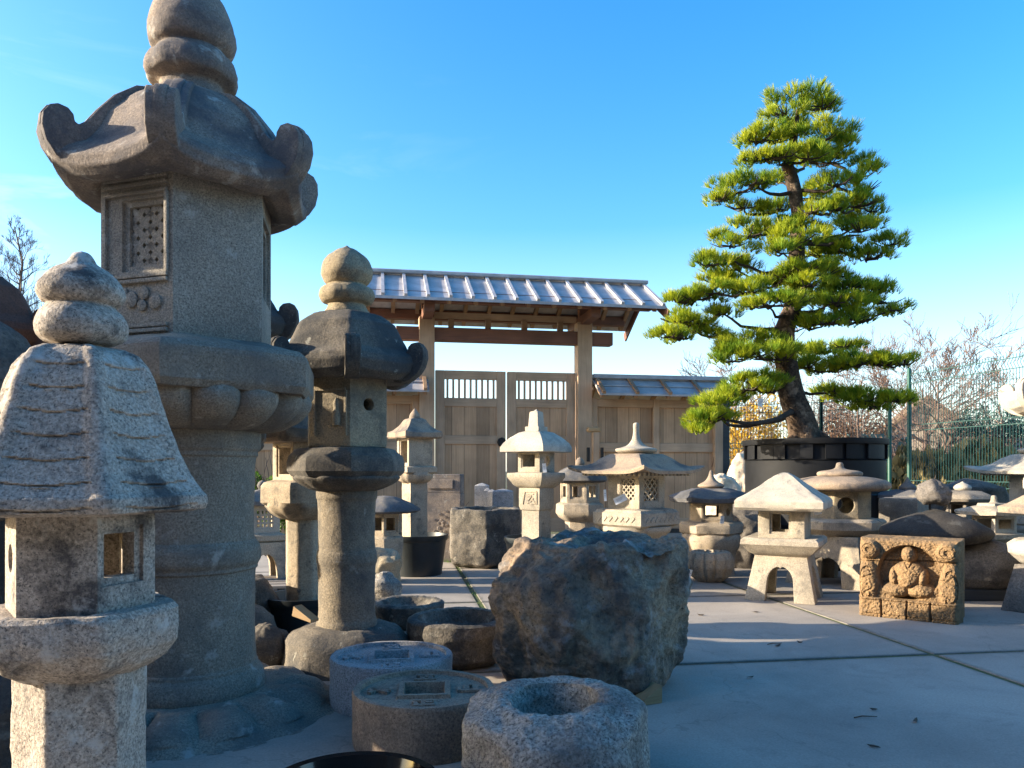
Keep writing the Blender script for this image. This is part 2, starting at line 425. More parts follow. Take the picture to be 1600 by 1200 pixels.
class MB:
    def __init__(s):
        s.v, s.f = [], []
    def add(s, vs, fs):
        b = len(s.v)
        s.v += [tuple(x) for x in vs]
        s.f += [[i + b for i in f] for f in fs]
    def box(s, x0, x1, y0, y1, z0, z1, M4=None):
        vs = [Vector(p) for p in ((x0, y0, z0), (x1, y0, z0), (x1, y1, z0), (x0, y1, z0), (x0, y0, z1), (x1, y0, z1), (x1, y1, z1), (x0, y1, z1))]
        if M4: vs = [M4 @ p for p in vs]
        s.add(vs, [[3, 2, 1, 0], [4, 5, 6, 7], [0, 1, 5, 4], [1, 2, 6, 5], [2, 3, 7, 6], [3, 0, 4, 7]])
    def bar(s, p, q, w, h, up=Vector((0, 0, 1))):
        p, q = Vector(p), Vector(q)
        d = (q - p)
        L = d.length
        d.normalize()
        x = d.cross(up)
        if x.length < 1e-4: x = d.cross(Vector((1, 0, 0)))
        x.normalize()
        z = x.cross(d)
        c = []
        for e in (p, q):
            for a, b in ((-1, -1), (1, -1), (1, 1), (-1, 1)):
                c.append(e + x * (a * w / 2) + z * (b * h / 2))
        s.add(c, [[3, 2, 1, 0], [4, 5, 6, 7], [0, 1, 5, 4], [1, 2, 6, 5], [2, 3, 7, 6], [3, 0, 4, 7]])
    def tube(s, pts, rad, sides=8, cap=True):
        pts = [Vector(p) for p in pts]
        b = len(s.v)
        prev = None
        for i, p in enumerate(pts):
            t = (pts[min(i + 1, len(pts) - 1)] - pts[max(i - 1, 0)])
            if t.length < 1e-9: t = Vector((0, 0, 1))
            t.normalize()
            ref = prev if prev is not None else (Vector((1, 0, 0)) if abs(t.x) < 0.9 else Vector((0, 1, 0)))
            x = (ref - t * ref.dot(t))
            if x.length < 1e-6: x = t.orthogonal()
            x.normalize()
            prev = x
            y = t.cross(x)
            r = rad[i] if isinstance(rad, (list, tuple)) else rad
            for k in range(sides):
                a = 2 * math.pi * k / sides
                s.v.append(tuple(p + x * (r * math.cos(a)) + y * (r * math.sin(a))))
        for i in range(len(pts) - 1):
            for k in range(sides):
                k2 = (k + 1) % sides
                s.f.append([b + i * sides + k, b + i * sides + k2, b + (i + 1) * sides + k2, b + (i + 1) * sides + k])
        if cap:
            s.f.append([b + k for k in range(sides)][::-1])
            s.f.append([b + (len(pts) - 1) * sides + k for k in range(sides)])
    def prism(s, outline, w, fr):
        """2-D outline (r, z) extruded to width w; fr = (origin, radial, tangent)"""
        o, rd, tg = fr
        n = len(outline)
        up = Vector((0, 0, 1))
        A = [o + rd * r + up * z - tg * (w / 2) for r, z in outline]
        B = [o + rd * r + up * z + tg * (w / 2) for r, z in outline]
        s.add(A + B, [list(range(n))[::-1], list(range(n, 2 * n))] + [[i, (i + 1) % n, n + (i + 1) % n, n + i] for i in range(n)])
    def loft(s, rings, closed=True, cap0=True, cap1=True):
        b = len(s.v)
        n = len(rings[0])
        for r in rings: s.v += [tuple(p) for p in r]
        for i in range(len(rings) - 1):
            for k in range(n if closed else n - 1):
                k2 = (k + 1) % n
                s.f.append([b + i * n + k, b + i * n + k2, b + (i + 1) * n + k2, b + (i + 1) * n + k])
        for c, i in ((cap0, 0), (cap1, len(rings) - 1)):
            if c:
                cen = sum((Vector(p) for p in rings[i]), Vector()) / n
                s.v.append(tuple(cen))
                ci = len(s.v) - 1
                for k in range(n):
                    s.f.append([ci, b + i * n + k, b + i * n + (k + 1) % n])
    def build(s, name, mat, parent=None, **kw):
        return link_mesh(name, s.v, s.f, mat, parent, **kw)

def chaikin(rows, k):
    """round off a turned profile"""
    for _ in range(k):
        out = [rows[0]]
        for a, b in zip(rows, rows[1:]):
            out.append(tuple(x * .78 + y * .22 for x, y in zip(a, b)))
            out.append(tuple(x * .22 + y * .78 for x, y in zip(a, b)))
        rows = out + [rows[-1]]
    return rows

def densify(rows, step):
    out = []
    for a, b in zip(rows, rows[1:]):
        L = math.hypot(a[0] - b[0], a[1] - b[1])
        k = max(1, int(math.ceil(L / step)))
        for i in range(k):
            t = i / k
            out.append(tuple(x + (y - x) * t for x, y in zip(a, b)))
    out.append(rows[-1])
    return out

def ngon_loft(mb, n, rows, rot=0.0, m=6, rd=0.0, kpow=3, chip=0.985, mod=None, step=0.03, caps=(True, True), zmod=None):
    """rows of (radius, z, corner_lift, corner_stretch) in metres, swept round an n-sided plan"""
    rows = densify([tuple(r) + (0.0,) * (4 - len(r)) for r in rows], step)
    rings = []
    for r, z, up, ext in rows:
        ring = []
        for k in range(n):
            a0, a1 = rot + 2 * math.pi * k / n, rot + 2 * math.pi * (k + 1) / n
            for j in range(m):
                t = j / m
                q = pol(a0).lerp(pol(a1), t)
                if rd:
                    q = q.lerp(q.normalized() * (0.5 + 0.5 * math.cos(math.pi / n)), rd)
                s = abs(2 * t - 1)
                rr = r * (1 + ext * s ** kpow)
                if s > 0.999: rr *= chip + (1 - chip) * rd
                if mod:
                    rr += mod(math.atan2(q.x, -q.y), s, z, r)
                dz = zmod(math.atan2(q.x, -q.y), z, r) if zmod else 0.0
                ring.append(Vector((q.x * rr, q.y * rr, z + up * s ** kpow + dz)))
        rings.append(ring)
    mb.loft(rings, True, caps[0], caps[1])

def loop_rect(x0, x1, z0, z1, q):
    pts = []
    for (a, b, c, d) in ((x0, z0, x1, z0), (x1, z0, x1, z1), (x1, z1, x0, z1), (x0, z1, x0, z0)):
        for i in range(q):
            pts.append((a + (c - a) * i / q, b + (d - b) * i / q))
    return pts

def loop_circ(cx, cz, rx, rz, n):
    return [(cx + rx * math.cos(math.radians(225) + 2 * math.pi * i / n), cz + rz * math.sin(math.radians(225) + 2 * math.pi * i / n)) for i in range(n)]

def panel_frame(n, R, k, rot):
    p0, p1 = pol(rot + 2 * math.pi * k / n) * R, pol(rot + 2 * math.pi * (k + 1) / n) * R
    x = (p1 - p0)
    w = x.length
    x.normalize()
    nrm = pol(rot + 2 * math.pi * (k + 0.5) / n)
    return p0, x, w, nrm

def box_with_windows(mb, n, R, z0, z1, rot, holes, th):
    """hollow n-sided box; holes = {side: ('rect', x0,x1,z0,z1, frame) or ('circ', cx,cz,r)} in side fractions"""
    Ri = R - th / math.cos(math.pi / n)
    H = z1 - z0
    for k in range(n):
        p0, x, w, nr = panel_frame(n, R, k, rot)
        q0, _, wi, _ = panel_frame(n, Ri, k, rot)
        off = (w - wi) / 2
        up = Vector((0, 0, 1))
        def P(px, pz, d):
            return p0 + x * px - nr * d + up * (z0 + pz)
        h = holes.get(k)
        if not h:
            mb.add([P(a, b, 0) for a, b in loop_rect(0, w, 0, H, 4)], [list(range(16))])
            mb.add([P(a, b, th) for a, b in loop_rect(off, w - off, 0, H, 4)], [list(range(16))[::-1]])
        else:
            q = 4
            if h[0] == 'rect':
                hole = loop_rect(h[1] * w, h[2] * w, h[3] * H, h[4] * H, q)
            else:
                hole = loop_circ(h[1] * w, h[2] * H, h[3] * w, h[3] * w, 4 * q)
            loops = [[P(a, b, 0) for a, b in loop_rect(0, w, 0, H, q)]]
            if h[0] == 'rect' and len(h) > 5 and h[5]:
                f = h[5]
                fr = loop_rect(h[1] * w - f, h[2] * w + f, h[3] * H - f, h[4] * H + f, q)
                loops += [[P(a, b, 0) for a, b in fr], [P(a, b, f * 0.6) for a, b in fr]]
                d0 = f * 0.6
            else:
                d0 = 0
            loops += [[P(a, b, d0) for a, b in hole], [P(a, b, th) for a, b in hole],
                      [P(a, b, th) for a, b in loop_rect(off, w - off, 0, H, q)]]
            mb.loft(loops, True, False, False)
    for z in (z0, z1):
        for k in range(n):
            a0, a1 = rot + 2 * math.pi * k / n, rot + 2 * math.pi * (k + 1) / n
            for j in range(4):
                A0, A1 = pol(a0).lerp(pol(a1), j / 4), pol(a0).lerp(pol(a1), (j + 1) / 4)
                vs = [A0 * R, A1 * R, A1 * Ri, A0 * Ri]
                mb.add([v + Vector((0, 0, z)) for v in vs], [[0, 1, 2, 3]])

def lattice(mb, n, R, z0, z1, rot, k, h, depth, bw, count, style='diag'):
    p0, x, w, nr = panel_frame(n, R, k, rot)
    H = z1 - z0
    up = Vector((0, 0, 1))
    xa, xb, za, zb = h[1] * w, h[2] * w, h[3] * H, h[4] * H
    def P(px, pz): return p0 + x * px - nr * depth + up * (z0 + pz)
    W, T = xb - xa, zb - za
    if style == 'diag':
        s = W / count
        lines = []
        for sg in (1, -1):
            c = -T
            while c < W + T:
                a, b = (c, 0), (c + T, T)
                t0 = max(0.0, -c / T)
                t1 = min(1.0, (W - c) / T)
                if t1 - t0 > 0.05:
                    A, B = (c + T * t0, T * t0), (c + T * t1, T * t1)
                    if sg < 0: A, B = (W - A[0], A[1]), (W - B[0], B[1])
                    lines.append((A, B))
                c += s
        for i, (A, B) in enumerate(lines):
            mb.bar(P(xa + A[0], za + A[1]), P(xa + B[0], za + B[1]), bw, bw * (0.9 + 0.01 * (i % 3)), up=nr)
    else:
        for i in range(1, count):
            mb.bar(P(xa + W * i / count, za), P(xa + W * i / count, zb), bw, bw, up=nr)
            mb.bar(P(xa, za + T * i / count), P(xb, za + T * i / count), bw, bw * 0.9, up=nr)

# ------------------------------------------------------------------ things measured by column, row and distance
class Piece:
    def __init__(s, name, label, cat, u, d=None, vb=None, rb=0.0, group=None, rz=0.0, tilt=None):
        if d is None:
            d = EYE * F / (vb - HV) / (1 - rb / F)
        s.d = d
        s.e = empty(name, ((u - CU) / F * d, d, 0), rz, label, cat, group)
        if tilt: s.e.rotation_euler = (tilt[0], tilt[1], rz)
        s.va = math.atan2((u - CU), F)      # direction in which the thing is seen
    def R(s, px): return px * s.d / F
    def Z(s, v, r=0.0):
        if v is None: return 0.0
        return max(0.0, EYE + (HV - v) * (s.d - 0.8 * r) / F)
    def rows(s, rows):
        out = []
        for q in rows:
            r = s.R(q[0])
            out.append((r, s.Z(q[1], r), s.R(q[2]) if len(q) > 2 else 0.0, q[3] if len(q) > 3 else 0.0))
        return out
    def loft(s, name, n, rows, mat, rot=0.0, parent=None, smooth=40, jit=None, **kw):
        mb = MB()
        step = kw.pop('step', max(0.02, s.d * 0.006))
        rr_ = s.rows(rows)
        if kw.get('rd') == 1: rr_ = chaikin(rr_, 2)
        ngon_loft(mb, n, rr_, rot=rot, step=step, **kw)
        if jit is None: jit = (0.0035, 9.0)
        return mb.build(name, mat, parent or s.e, smooth=smooth, jit=jit)
    def fire(s, name, n, r, v0, v1, mat, rot, holes, th=0.05, bevel=0.006):
        R = s.R(r)
        z1, z0 = s.Z(v0, R), s.Z(v1, R)
        mb = MB()
        box_with_windows(mb, n, R, z0, z1, rot, holes, th)
        o = mb.build(name, mat, s.e, smooth=30, bevel=bevel)
        return o, R, z0, z1
    def at(s, u, v, d):
        """a point seen at column u, row v, distance d, in this thing's own frame"""
        w = Vector(((u - CU) / F * d, d, EYE + (HV - v) / F * d))
        return w - s.e.location

def world_at(u, v, d):
    return Vector(((u - CU) / F * d, d, EYE + (HV - v) / F * d))

# ================================================================== THE SETTING
random.seed(7)
G_A = math.radians(8.5)
E1, E2 = Vector((math.cos(G_A), math.sin(G_A), 0)), Vector((-math.sin(G_A), math.cos(G_A), 0))

mb = MB()
N = 40
mb.add([(-400, -60, -0.008), (400, -60, -0.008), (400, 740, -0.008), (-400, 740, -0.008)], [[0, 1, 2, 3]])
tag(mb.build('ground', M['earth'], smooth=0), 'brown earth and grass under and beyond the yard', kind='structure')

mb = MB()
j1, j2, gap = 2.72, 2.42, 0.045
for i in range(-4, 6):
    for j in range(-4, 4):
        a0, a1 = 0.74 + j1 * i + gap / 2, 0.74 + j1 * (i + 1) - gap / 2
        b0, b1 = 4.55 + j2 * j + gap / 2, 4.55 + j2 * (j + 1) - gap / 2
        dz = random.uniform(-0.002, 0.002)
        c = 0.005
        top = [E1 * a + E2 * b + Vector((0, 0, dz)) for a, b in ((a0 + c, b0 + c), (a1 - c, b0 + c), (a1 - c, b1 - c), (a0 + c, b1 - c))]
        edg = [E1 * a + E2 * b + Vector((0, 0, dz - c)) for a, b in ((a0, b0), (a1, b0), (a1, b1), (a0, b1))]
        bot = [Vector((p.x, p.y, -0.06)) for p in edg]
        mb.add(top + edg + bot, [[0, 1, 2, 3]] + [[4 + k, 4 + (k + 1) % 4, (k + 1) % 4, k] for k in range(4)] + [[8 + k, 8 + (k + 1) % 4, 4 + (k + 1) % 4, 4 + k] for k in range(4)])
tag(mb.build('paving', M['concrete'], smooth=0), 'large grey concrete slabs with dark open joints', kind='structure')

# grass in the joints and at the foot of things
def blades(mb, p, n, h, spread):
    for _ in range(n):
        a = random.uniform(0, 2 * math.pi)
        q = Vector(p) + Vector((random.gauss(0, spread), random.gauss(0, spread), 0))
        hh = h * random.uniform(0.5, 1.2)
        d = Vector((math.cos(a), math.sin(a), 0))
        t = q + Vector((random.gauss(0, hh * 0.35), random.gauss(0, hh * 0.35), hh))
        mb.add([q - d * 0.004, q + d * 0.004, t], [[0, 1, 2]])
mb = MB()
for i in range(120):
    b = random.uniform(6.0, 11.6)
    blades(mb, E1 * (0.74 + random.gauss(0, 0.012)) + E2 * b + Vector((0, 0, -0.04)), random.randint(2, 8), 0.055, 0.015)
for i in range(60):
    b = random.uniform(4.0, 9.0)
    blades(mb, E1 * (0.74 + j1 + random.gauss(0, 0.01)) + E2 * b + Vector((0, 0, -0.045)), random.randint(1, 5), 0.04, 0.015)
for i in range(260):
    p = world_at(715 + random.gauss(0, 10), 735, 10.15)
    blades(mb, (p.x, p.y + random.gauss(0, 0.1), -0.05), 3, 0.10, 0.05)
for i in range(500):
    q = E1 * random.uniform(-6, 12) + E2 * random.uniform(11.9, 12.7)
    blades(mb, (q.x, q.y, -0.05), 4, 0.16, 0.1)
tag(mb.build('grass', M['grass'], smooth=0), 'short bright grass growing in the slab joints', 'grass', kind='stuff')

# ------------------------------------------------------------------ gate
GA = math.radians(10.0)
GO = Vector((-1.56, 14.0, 0))
gate = empty('timber_gate', GO, GA, 'tall wooden gate with striped sheet metal roof and two slatted door leaves', 'gate')
GL = 2.95
def gpart(name, mat, boxes, parent, bevel=0.006, bars=()):
    m = MB()
    for b in boxes: m.box(*b)
    for b in bars: m.bar(*b)
    return m.build(name, mat, parent, smooth=0, bevel=bevel, seg=1)
for x in (0, GL):
    gpart('post', M['cedar_frame'], [(x - .14, x + .14, -.14, .14, -.06, 3.98)], gate)
    gpart('post_base', M['darkstone'], [(x - .19, x + .19, -.19, .19, -.06, .16)], gate)
gpart('crossbeam', M['dark_wood'], [(-.55, GL + .55, -.11, .11, 3.56, 3.80)], gate)
gpart('ridge_beam', M['dark_wood'], [(-1.15, GL + 1.15, -.09, .09, 4.42, 4.64)], gate)
for x in (0, GL):
    gpart('bracket_arm', M['dark_wood'], [(x - .09, x + .09, -.86, .86, 3.93, 4.09)], gate)
    gpart('king_strut', M['dark_wood'], [(x - .09, x + .09, -.08, .08, 4.09, 4.42)], gate)
for y in (-.78, .78):
    gpart('eave_beam', M['dark_wood'], [(-1.05, GL + 1.05, y - .08, y + .08, 4.09, 4.27)], gate)
rp = 0.56                      # roof pitch, rise over run
RZ = 4.74
def roofz(y): return RZ - rp * abs(y)
i = 0
for k in range(12):
    x = -1.05 + (GL + 2.1) * k / 11
    for s in (-1, 1):
        y1 = s * 1.0
        gpart('rafter', M['rafter'], [], gate, 0, [((x, s * 0.06, roofz(0.06) - .11), (x, y1, roofz(1.0) - .11), .07, .08)])
for s in (-1, 1):
    m = MB()
    a = math.atan(rp)
    for x0, x1 in ((-1.22, GL + 1.22),):
        y0, y1 = 0.0, s * 1.12
        vs = []
        for (y, dz) in ((y0, -.05), (y1, -.05), (y1, 0), (y0, 0)):
            for x in (x0, x1):
                vs.append((x, y, roofz(y) + dz))
        m.add(vs, [[0, 1, 3, 2], [2, 3, 5, 4], [4, 5, 7, 6], [6, 7, 1, 0], [0, 2, 4, 6], [1, 7, 5, 3]])
    sheet = m.build('roof_sheet', M['metal_roof'], gate, smooth=0)
    for k in range(15):
        x = -1.17 + (GL + 2.34) * k / 14
        mm = MB()
        mm.bar((x, s * 0.02, roofz(0) + .02), (x, s * 1.125, roofz(1.125) + .022), .055, .05)
        mm.build('batten', M['metal_roof'], sheet, smooth=0)
    for x in (-1.22, GL + 1.22):
        mm = MB()
        mm.bar((x, s * 0.0, roofz(0) - .13), (x, s * 1.2, roofz(1.2) - .13), .035, .17)
        mm.build('bargeboard', M['dark_wood'], gate, smooth=0)
gpart('ridge_cap', M['metal_roof'], [(-1.26, GL + 1.26, -.10, .10, RZ + .015, RZ + .085)], gate, 0.015)
gpart('gable_infill', M['cedar_rail'], [(.14, GL - .14, -.02, .02, 3.98, 4.09)], gate, 0)
for k in range(4):
    x = .45 + (GL - .9) * k / 3
    gpart('strut', M['rafter'], [(x - .05, x + .05, -.05, .05, 3.80, 3.98)], gate, 0)

def door_leaf(x0, x1, knob):
    leaf = gpart('door', M['cedar_frame'], [(x0, x0 + .17, -.035, .035, .05, 3.03)], gate)
    gpart('stile', M['cedar_frame'], [(x1 - .17, x1, -.035, .035, .05, 3.03)], leaf)
    for za, zb in ((2.87, 3.03), (2.37, 2.53), (1.68, 1.84), (.05, .30)):
        gpart('rail', M['cedar_rail'], [(x0 + .17, x1 - .17, -.032, .032, za, zb)], leaf)
    for za, zb in ((.30, 1.68), (1.84, 2.37)):
        gpart('panel', M['cedar'], [(x0 + .17, x1 - .17, -.012, .012, za, zb)], leaf, 0)
    n = 9
    W = (x1 - x0 - .34)
    for k in range(n):
        x = x0 + .17 + W * (k + .5) / n
        gpart('slat', M['cedar_frame'], [(x - .019, x + .019, -.016, .016, 2.53, 2.87)], leaf, 0)
    if knob:
        mk = MB()
        px = x1 - .08
        mk.tube([(px, -.03, 1.72), (px, -.06, 1.72), (px, -.075, 1.72), (px, -.11, 1.72)], [.05, .05, .09, .07], 8)
        mk.build('knob', M['iron'], leaf, smooth=40)
mid = GL / 2
door_leaf(.16, mid - .015, True)
door_leaf(mid + .015, GL - .16, False)

lp = empty('latch_post', GO + Matrix.Rotation(GA, 3, 'Z') @ Vector((GL + .12, -.42, 0)), GA, 'short square timber post with iron handles before the right gate post', 'post')
gpart('shaft', M['cedar_frame'], [(-.06, .06, -.06, .06, -.06, 1.90)], lp)
gpart('arm', M['wedge'], [(-.16, .09, -.07, .07, 1.90, 1.99)], lp, .02)
for x in (-.16, .10):
    gpart('handle', M['iron'], [(x - .03, x + .03, -.09, -.06, 1.36, 1.62)], lp)

def timber_wall(x0, x1, label, endpost):
    w = empty('timber_wall', GO + Matrix.Rotation(GA, 3, 'Z') @ Vector((x0, 0, 0)), GA, label, 'wall')
    L = x1 - x0
    gpart('panel', M['cedar'], [(0, L, -.015, .015, .12, 2.52)], w, 0)
    for r_ in ((0, L, -.05, -.017, 1.55, 1.72), (0, L, -.05, -.017, .08, .28), (0, L, -.06, .06, 2.40, 2.55)):
        gpart('rail', M['cedar_rail'], [r_], w)
    gpart('footing', M['darkstone'], [(0, L, -.10, .10, -.06, .08)], w, 0)
    n = max(1, round(L / 1.15))
    for k in range(n + 1):
        x = L * k / n
        if k == n and endpost:
            gpart('post', M['cedar_frame'], [(x - .05, x + .12, -.11, .11, -.05, 2.6)], w)
            gpart('post_cap', M['tar_wood'], [(x + .12, x + .26, -.10, .12, -.05, 2.6)], w)
        else:
            gpart('post', M['cedar_frame'], [(x - .06, x + .06, -.075, .06, -.05, 2.56)], w)
    zr = lambda y: 2.93 - .60 * abs(y)
    for s in (-1, 1):
        m = MB()
        vs = []
        for (y, dz) in ((0, -.04), (s * .52, -.04), (s * .52, 0), (0, 0)):
            for x in (-.02, L + .22):
                vs.append((x, y, zr(y) + dz))
        m.add(vs, [[0, 1, 3, 2], [2, 3, 5, 4], [4, 5, 7, 6], [6, 7, 1, 0], [0, 2, 4, 6], [1, 7, 5, 3]])
        sh = m.build('roof_board', M['metal_roof'], w, smooth=0)
        mm = MB()
        mm.bar((-.02, s * .27, zr(.27) + .012), (L + .22, s * .27, zr(.27) + .012), .04, .02)
        mm.build('board_lap', M['metal_roof'], sh, smooth=0)
        nb = max(2, round(L / .55))
        for k in range(nb + 1):
            x = .05 + (L + .1) * k / nb
            mm = MB()
            mm.bar((x, s * .02, zr(0) + .022), (x, s * .56, zr(.56) + .03), .06, .05)
            mm.build('batten', M['rafter'], sh, smooth=0)
            mm = MB()
            mm.bar((x, s * .07, zr(.07) - .085), (x, s * .46, zr(.46) - .085), .06, .08)
            mm.build('rafter', M['rafter'], w, smooth=0)
    gpart('ridge_cap', M['metal_roof'], [(-.02, L + .24, -.09, .09, 2.94, 3.02)], w, .01)
timber_wall(GL + .2, 5.6, 'wooden fence wall with a small tiled roof right of the gate', True)
timber_wall(-3.3, -.2, 'wooden fence wall left of the gate, mostly behind stone lanterns', False)

# ------------------------------------------------------------------ green mesh fences
def mesh_fence(pts, h, label, posts=True, name='wire_fence'):
    f = empty(name, (pts[0][0], pts[0][1], 0), 0, label, 'fence')
    o = Vector((pts[0][0], pts[0][1], 0))
    for a, b in zip(pts, pts[1:]):
        A, B = Vector((a[0], a[1], 0)), Vector((b[0], b[1], 0))
        L = (B - A).length
        nP = max(1, round(L / 2.5))
        nrm = (B - A).normalized().cross(Vector((0, 0, 1)))
        for k in range(nP):
            P0, P1 = A.lerp(B, k / nP) - o, A.lerp(B, (k + 1) / nP) - o
            m = MB()
            nw = int((P1 - P0).length / 0.055)
            for i in range(1, nw):
                p = P0.lerp(P1, i / nw)
                zz = [0.05, h * .33 - .05, h * .33, h * .33 + .05, h * .66 - .05, h * .66, h * .66 + .05, h - .22, h - .14, h - .06, h]
                yy = [0, 0, .04, 0, 0, .04, 0, 0, .05, 0, 0]
                m.tube([p + nrm * y + Vector((0, 0, z)) for z, y in zip(zz, yy)], .005, 3, False)
            for z in (0.08, h * .33 - .05, h * .33 + .05, h * .66 - .05, h * .66 + .05, h - .22, h - .06):
                m.bar(P0 + Vector((0, 0, z)), P1 + Vector((0, 0, z)), .012, .012)
            m.build('mesh_panel', M['wire'], f, smooth=0)
        if posts:
            for k in range(nP + 1):
                p = A.lerp(B, k / nP) - o
                m = MB()
                m.tube([p + Vector((0, 0, -.05)), p + Vector((0, 0, h + .03)), p + Vector((0, 0, h + .06))], [.035, .035, .02], 10)
                m.build('post', M['greenpaint'], f)
    return f
pA, pB = world_at(1118, 0, 15.4), world_at(1283, 0, 14.6)
pC, pD = world_at(1390, 0, 13.6), world_at(1700, 0, 10.4)
mesh_fence([(pA.x, pA.y), (pB.x, pB.y), (pC.x, pC.y)], 2.55, 'green wire mesh fence behind the big pine planter')
mesh_fence([(pC.x + .32, pC.y - .05), (pD.x, pD.y)], 2.95, 'tall green wire mesh fence running along the right side')
pE, pF = world_at(250, 0, 14.6), world_at(520, 0, 13.2)
mesh_fence([(pE.x, pE.y), (pF.x, pF.y)], 1.85, 'green wire mesh fence at the left behind the stone lanterns')
p = world_at(424, 0, 15.5)
m = MB(); m.box(-.5, .5, -.02, .02, -.05, 1.75)
for k in range(6): m.box(-.5 + k * .2 - .02, -.5 + k * .2 + .02, -.045, -.021, -.05, 1.78)
tag(m.build('screen_panel', M['teal'], smooth=0, loc=(p.x, p.y, 0)), 'teal boarded screen behind the left wire fence', 'screen')

# ------------------------------------------------------------------ trees and shrubs beyond
def branchy(mb, p, d, L, r, lev, rng, spread=0.6, up=0.15, kids=4, minr=0.004, droop=0.0):
    n = 5
    pts, rad = [p.copy()], [r]
    q, dd = p.copy(), d.copy()
    for i in range(n):
        dd = (dd + Vector((rng.gauss(0, .13), rng.gauss(0, .13), rng.gauss(0, .09) + up * .3 - droop))).normalized()
        q = q + dd * (L / n)
        pts.append(q.copy())
        rad.append(max(minr, r * (1 - 0.75 * (i + 1) / n)))
    mb.tube(pts, rad, 6 if r > .04 else (4 if r > .012 else 3), False)
    if lev <= 0: return
    for k in range(kids):
        t = rng.uniform(.25, 1.0)
        i = min(n - 1, int(t * n))
        b = pts[i].lerp(pts[i + 1], t * n - i)
        ax = dd.orthogonal().normalized()
        ax.rotate(Matrix.Rotation(rng.uniform(0, 2 * math.pi), 3, dd))
        nd_ = (dd + ax * spread * rng.uniform(.7, 1.4) + Vector((0, 0, up))).normalized()
        branchy(mb, b, nd_, L * rng.uniform(.45, .7), max(minr, rad[i] * .6), lev - 1, rng, spread, up, kids, minr, droop)

def bare_tree(name, label, base, H, r, mats, seed, levels=3, n_main=10, t0=.25, spread=.6, lean=0, kids=4, limb=.38, up=.15, droop=0, group=None, conic=False, minr=.005):
    rng = random.Random(seed)
    e = empty(name, (base.x, base.y, -.05), 0, label, 'tree', group)
    tr = MB()
    pts = [Vector((0, 0, 0))]
    for i in range(8):
        pts.append(Vector((lean * (i + 1) / 8 * H + rng.gauss(0, .012 * H), rng.gauss(0, .012 * H), H * (i + 1) / 8)))
    tr.tube(pts, [max(.012, r * (1 - .9 * i / 8)) for i in range(9)], 9, True)
    tr.build('trunk', mats[0], e, smooth=60)
    br = MB()
    for k in range(n_main):
        t = t0 + (1 - t0) * (k + rng.random() * .7) / n_main
        i = min(7, int(t * 8))
        b = pts[i].lerp(pts[i + 1], t * 8 - i)
        a = k * 2.4 + rng.uniform(-.4, .4)
        L = H * limb * ((1.1 - t) / (1 - t0) if conic else rng.uniform(.7, 1.1))
        d = Vector((math.cos(a), math.sin(a), .35 + .5 * t)).normalized()
        branchy(br, b, d, L, r * (1 - .85 * t) * .55, levels, rng, spread, up, kids, minr, droop)
    br.build('branches', mats[1], e, smooth=0)
    return e

def leaf_mesh(mb, rx, ry, rz, n, size, rng, cz=0.0, clumps=14, aspect=1.8, upright=0.0):
    cs = []
    for _ in range(clumps):
        a, b = rng.uniform(0, 2 * math.pi), rng.uniform(-1, 1)
        q = rng.uniform(.35, .95)
        c = math.sqrt(1 - b * b)
        cs.append((Vector((math.cos(a) * c * rx * q, math.sin(a) * c * ry * q, cz + b * rz * q)), rng.uniform(.25, .5)))
    for i in range(n):
        c, s = cs[i % clumps]
        v = Vector((rng.gauss(0, 1), rng.gauss(0, 1), rng.gauss(0, 1))).normalized() * (rng.random() ** .4) * s
        p = c + Vector((v.x * rx, v.y * ry, v.z * rz))
        if p.z < 0: p.z = abs(p.z) * .3
        d = Vector((rng.gauss(0, 1), rng.gauss(0, 1), rng.gauss(0, 1) + upright * 3)).normalized()
        x = d.orthogonal().normalized()
        x.rotate(Matrix.Rotation(rng.uniform(0, 6.28), 3, d))
        L = size * rng.uniform(.6, 1.3)
        mb.add([p - x * L / (2 * aspect), p + d * L * .5 , p + x * L / (2 * aspect), p - d * L * .5], [[0, 1, 2, 3]])

def shrub(name, label, base, rx, ry, H, mat, n, size, seed, twigs=None, cat='shrub', group=None, upright=0.0, clumps=16):
    rng = random.Random(seed)
    e = empty(name, (base.x, base.y, -.05), 0, label, cat, group)
    m = MB()
    leaf_mesh(m, rx, ry, H * .5, n, size, rng, H * .5, clumps, upright=upright)
    m.build('foliage', mat, e, smooth=0)
    t = MB()
    for k in range(12):
        a = rng.uniform(0, 6.28)
        branchy(t, Vector((rx * .2 * math.cos(a), ry * .2 * math.sin(a), 0)), Vector((math.cos(a) * rx, math.sin(a) * ry, H)).normalized(), H * .8, .02, 2 if twigs else 1, rng, .5, .1, 4, .005)
    t.build('stems', twigs or M['twig'], e, smooth=0)
    return e

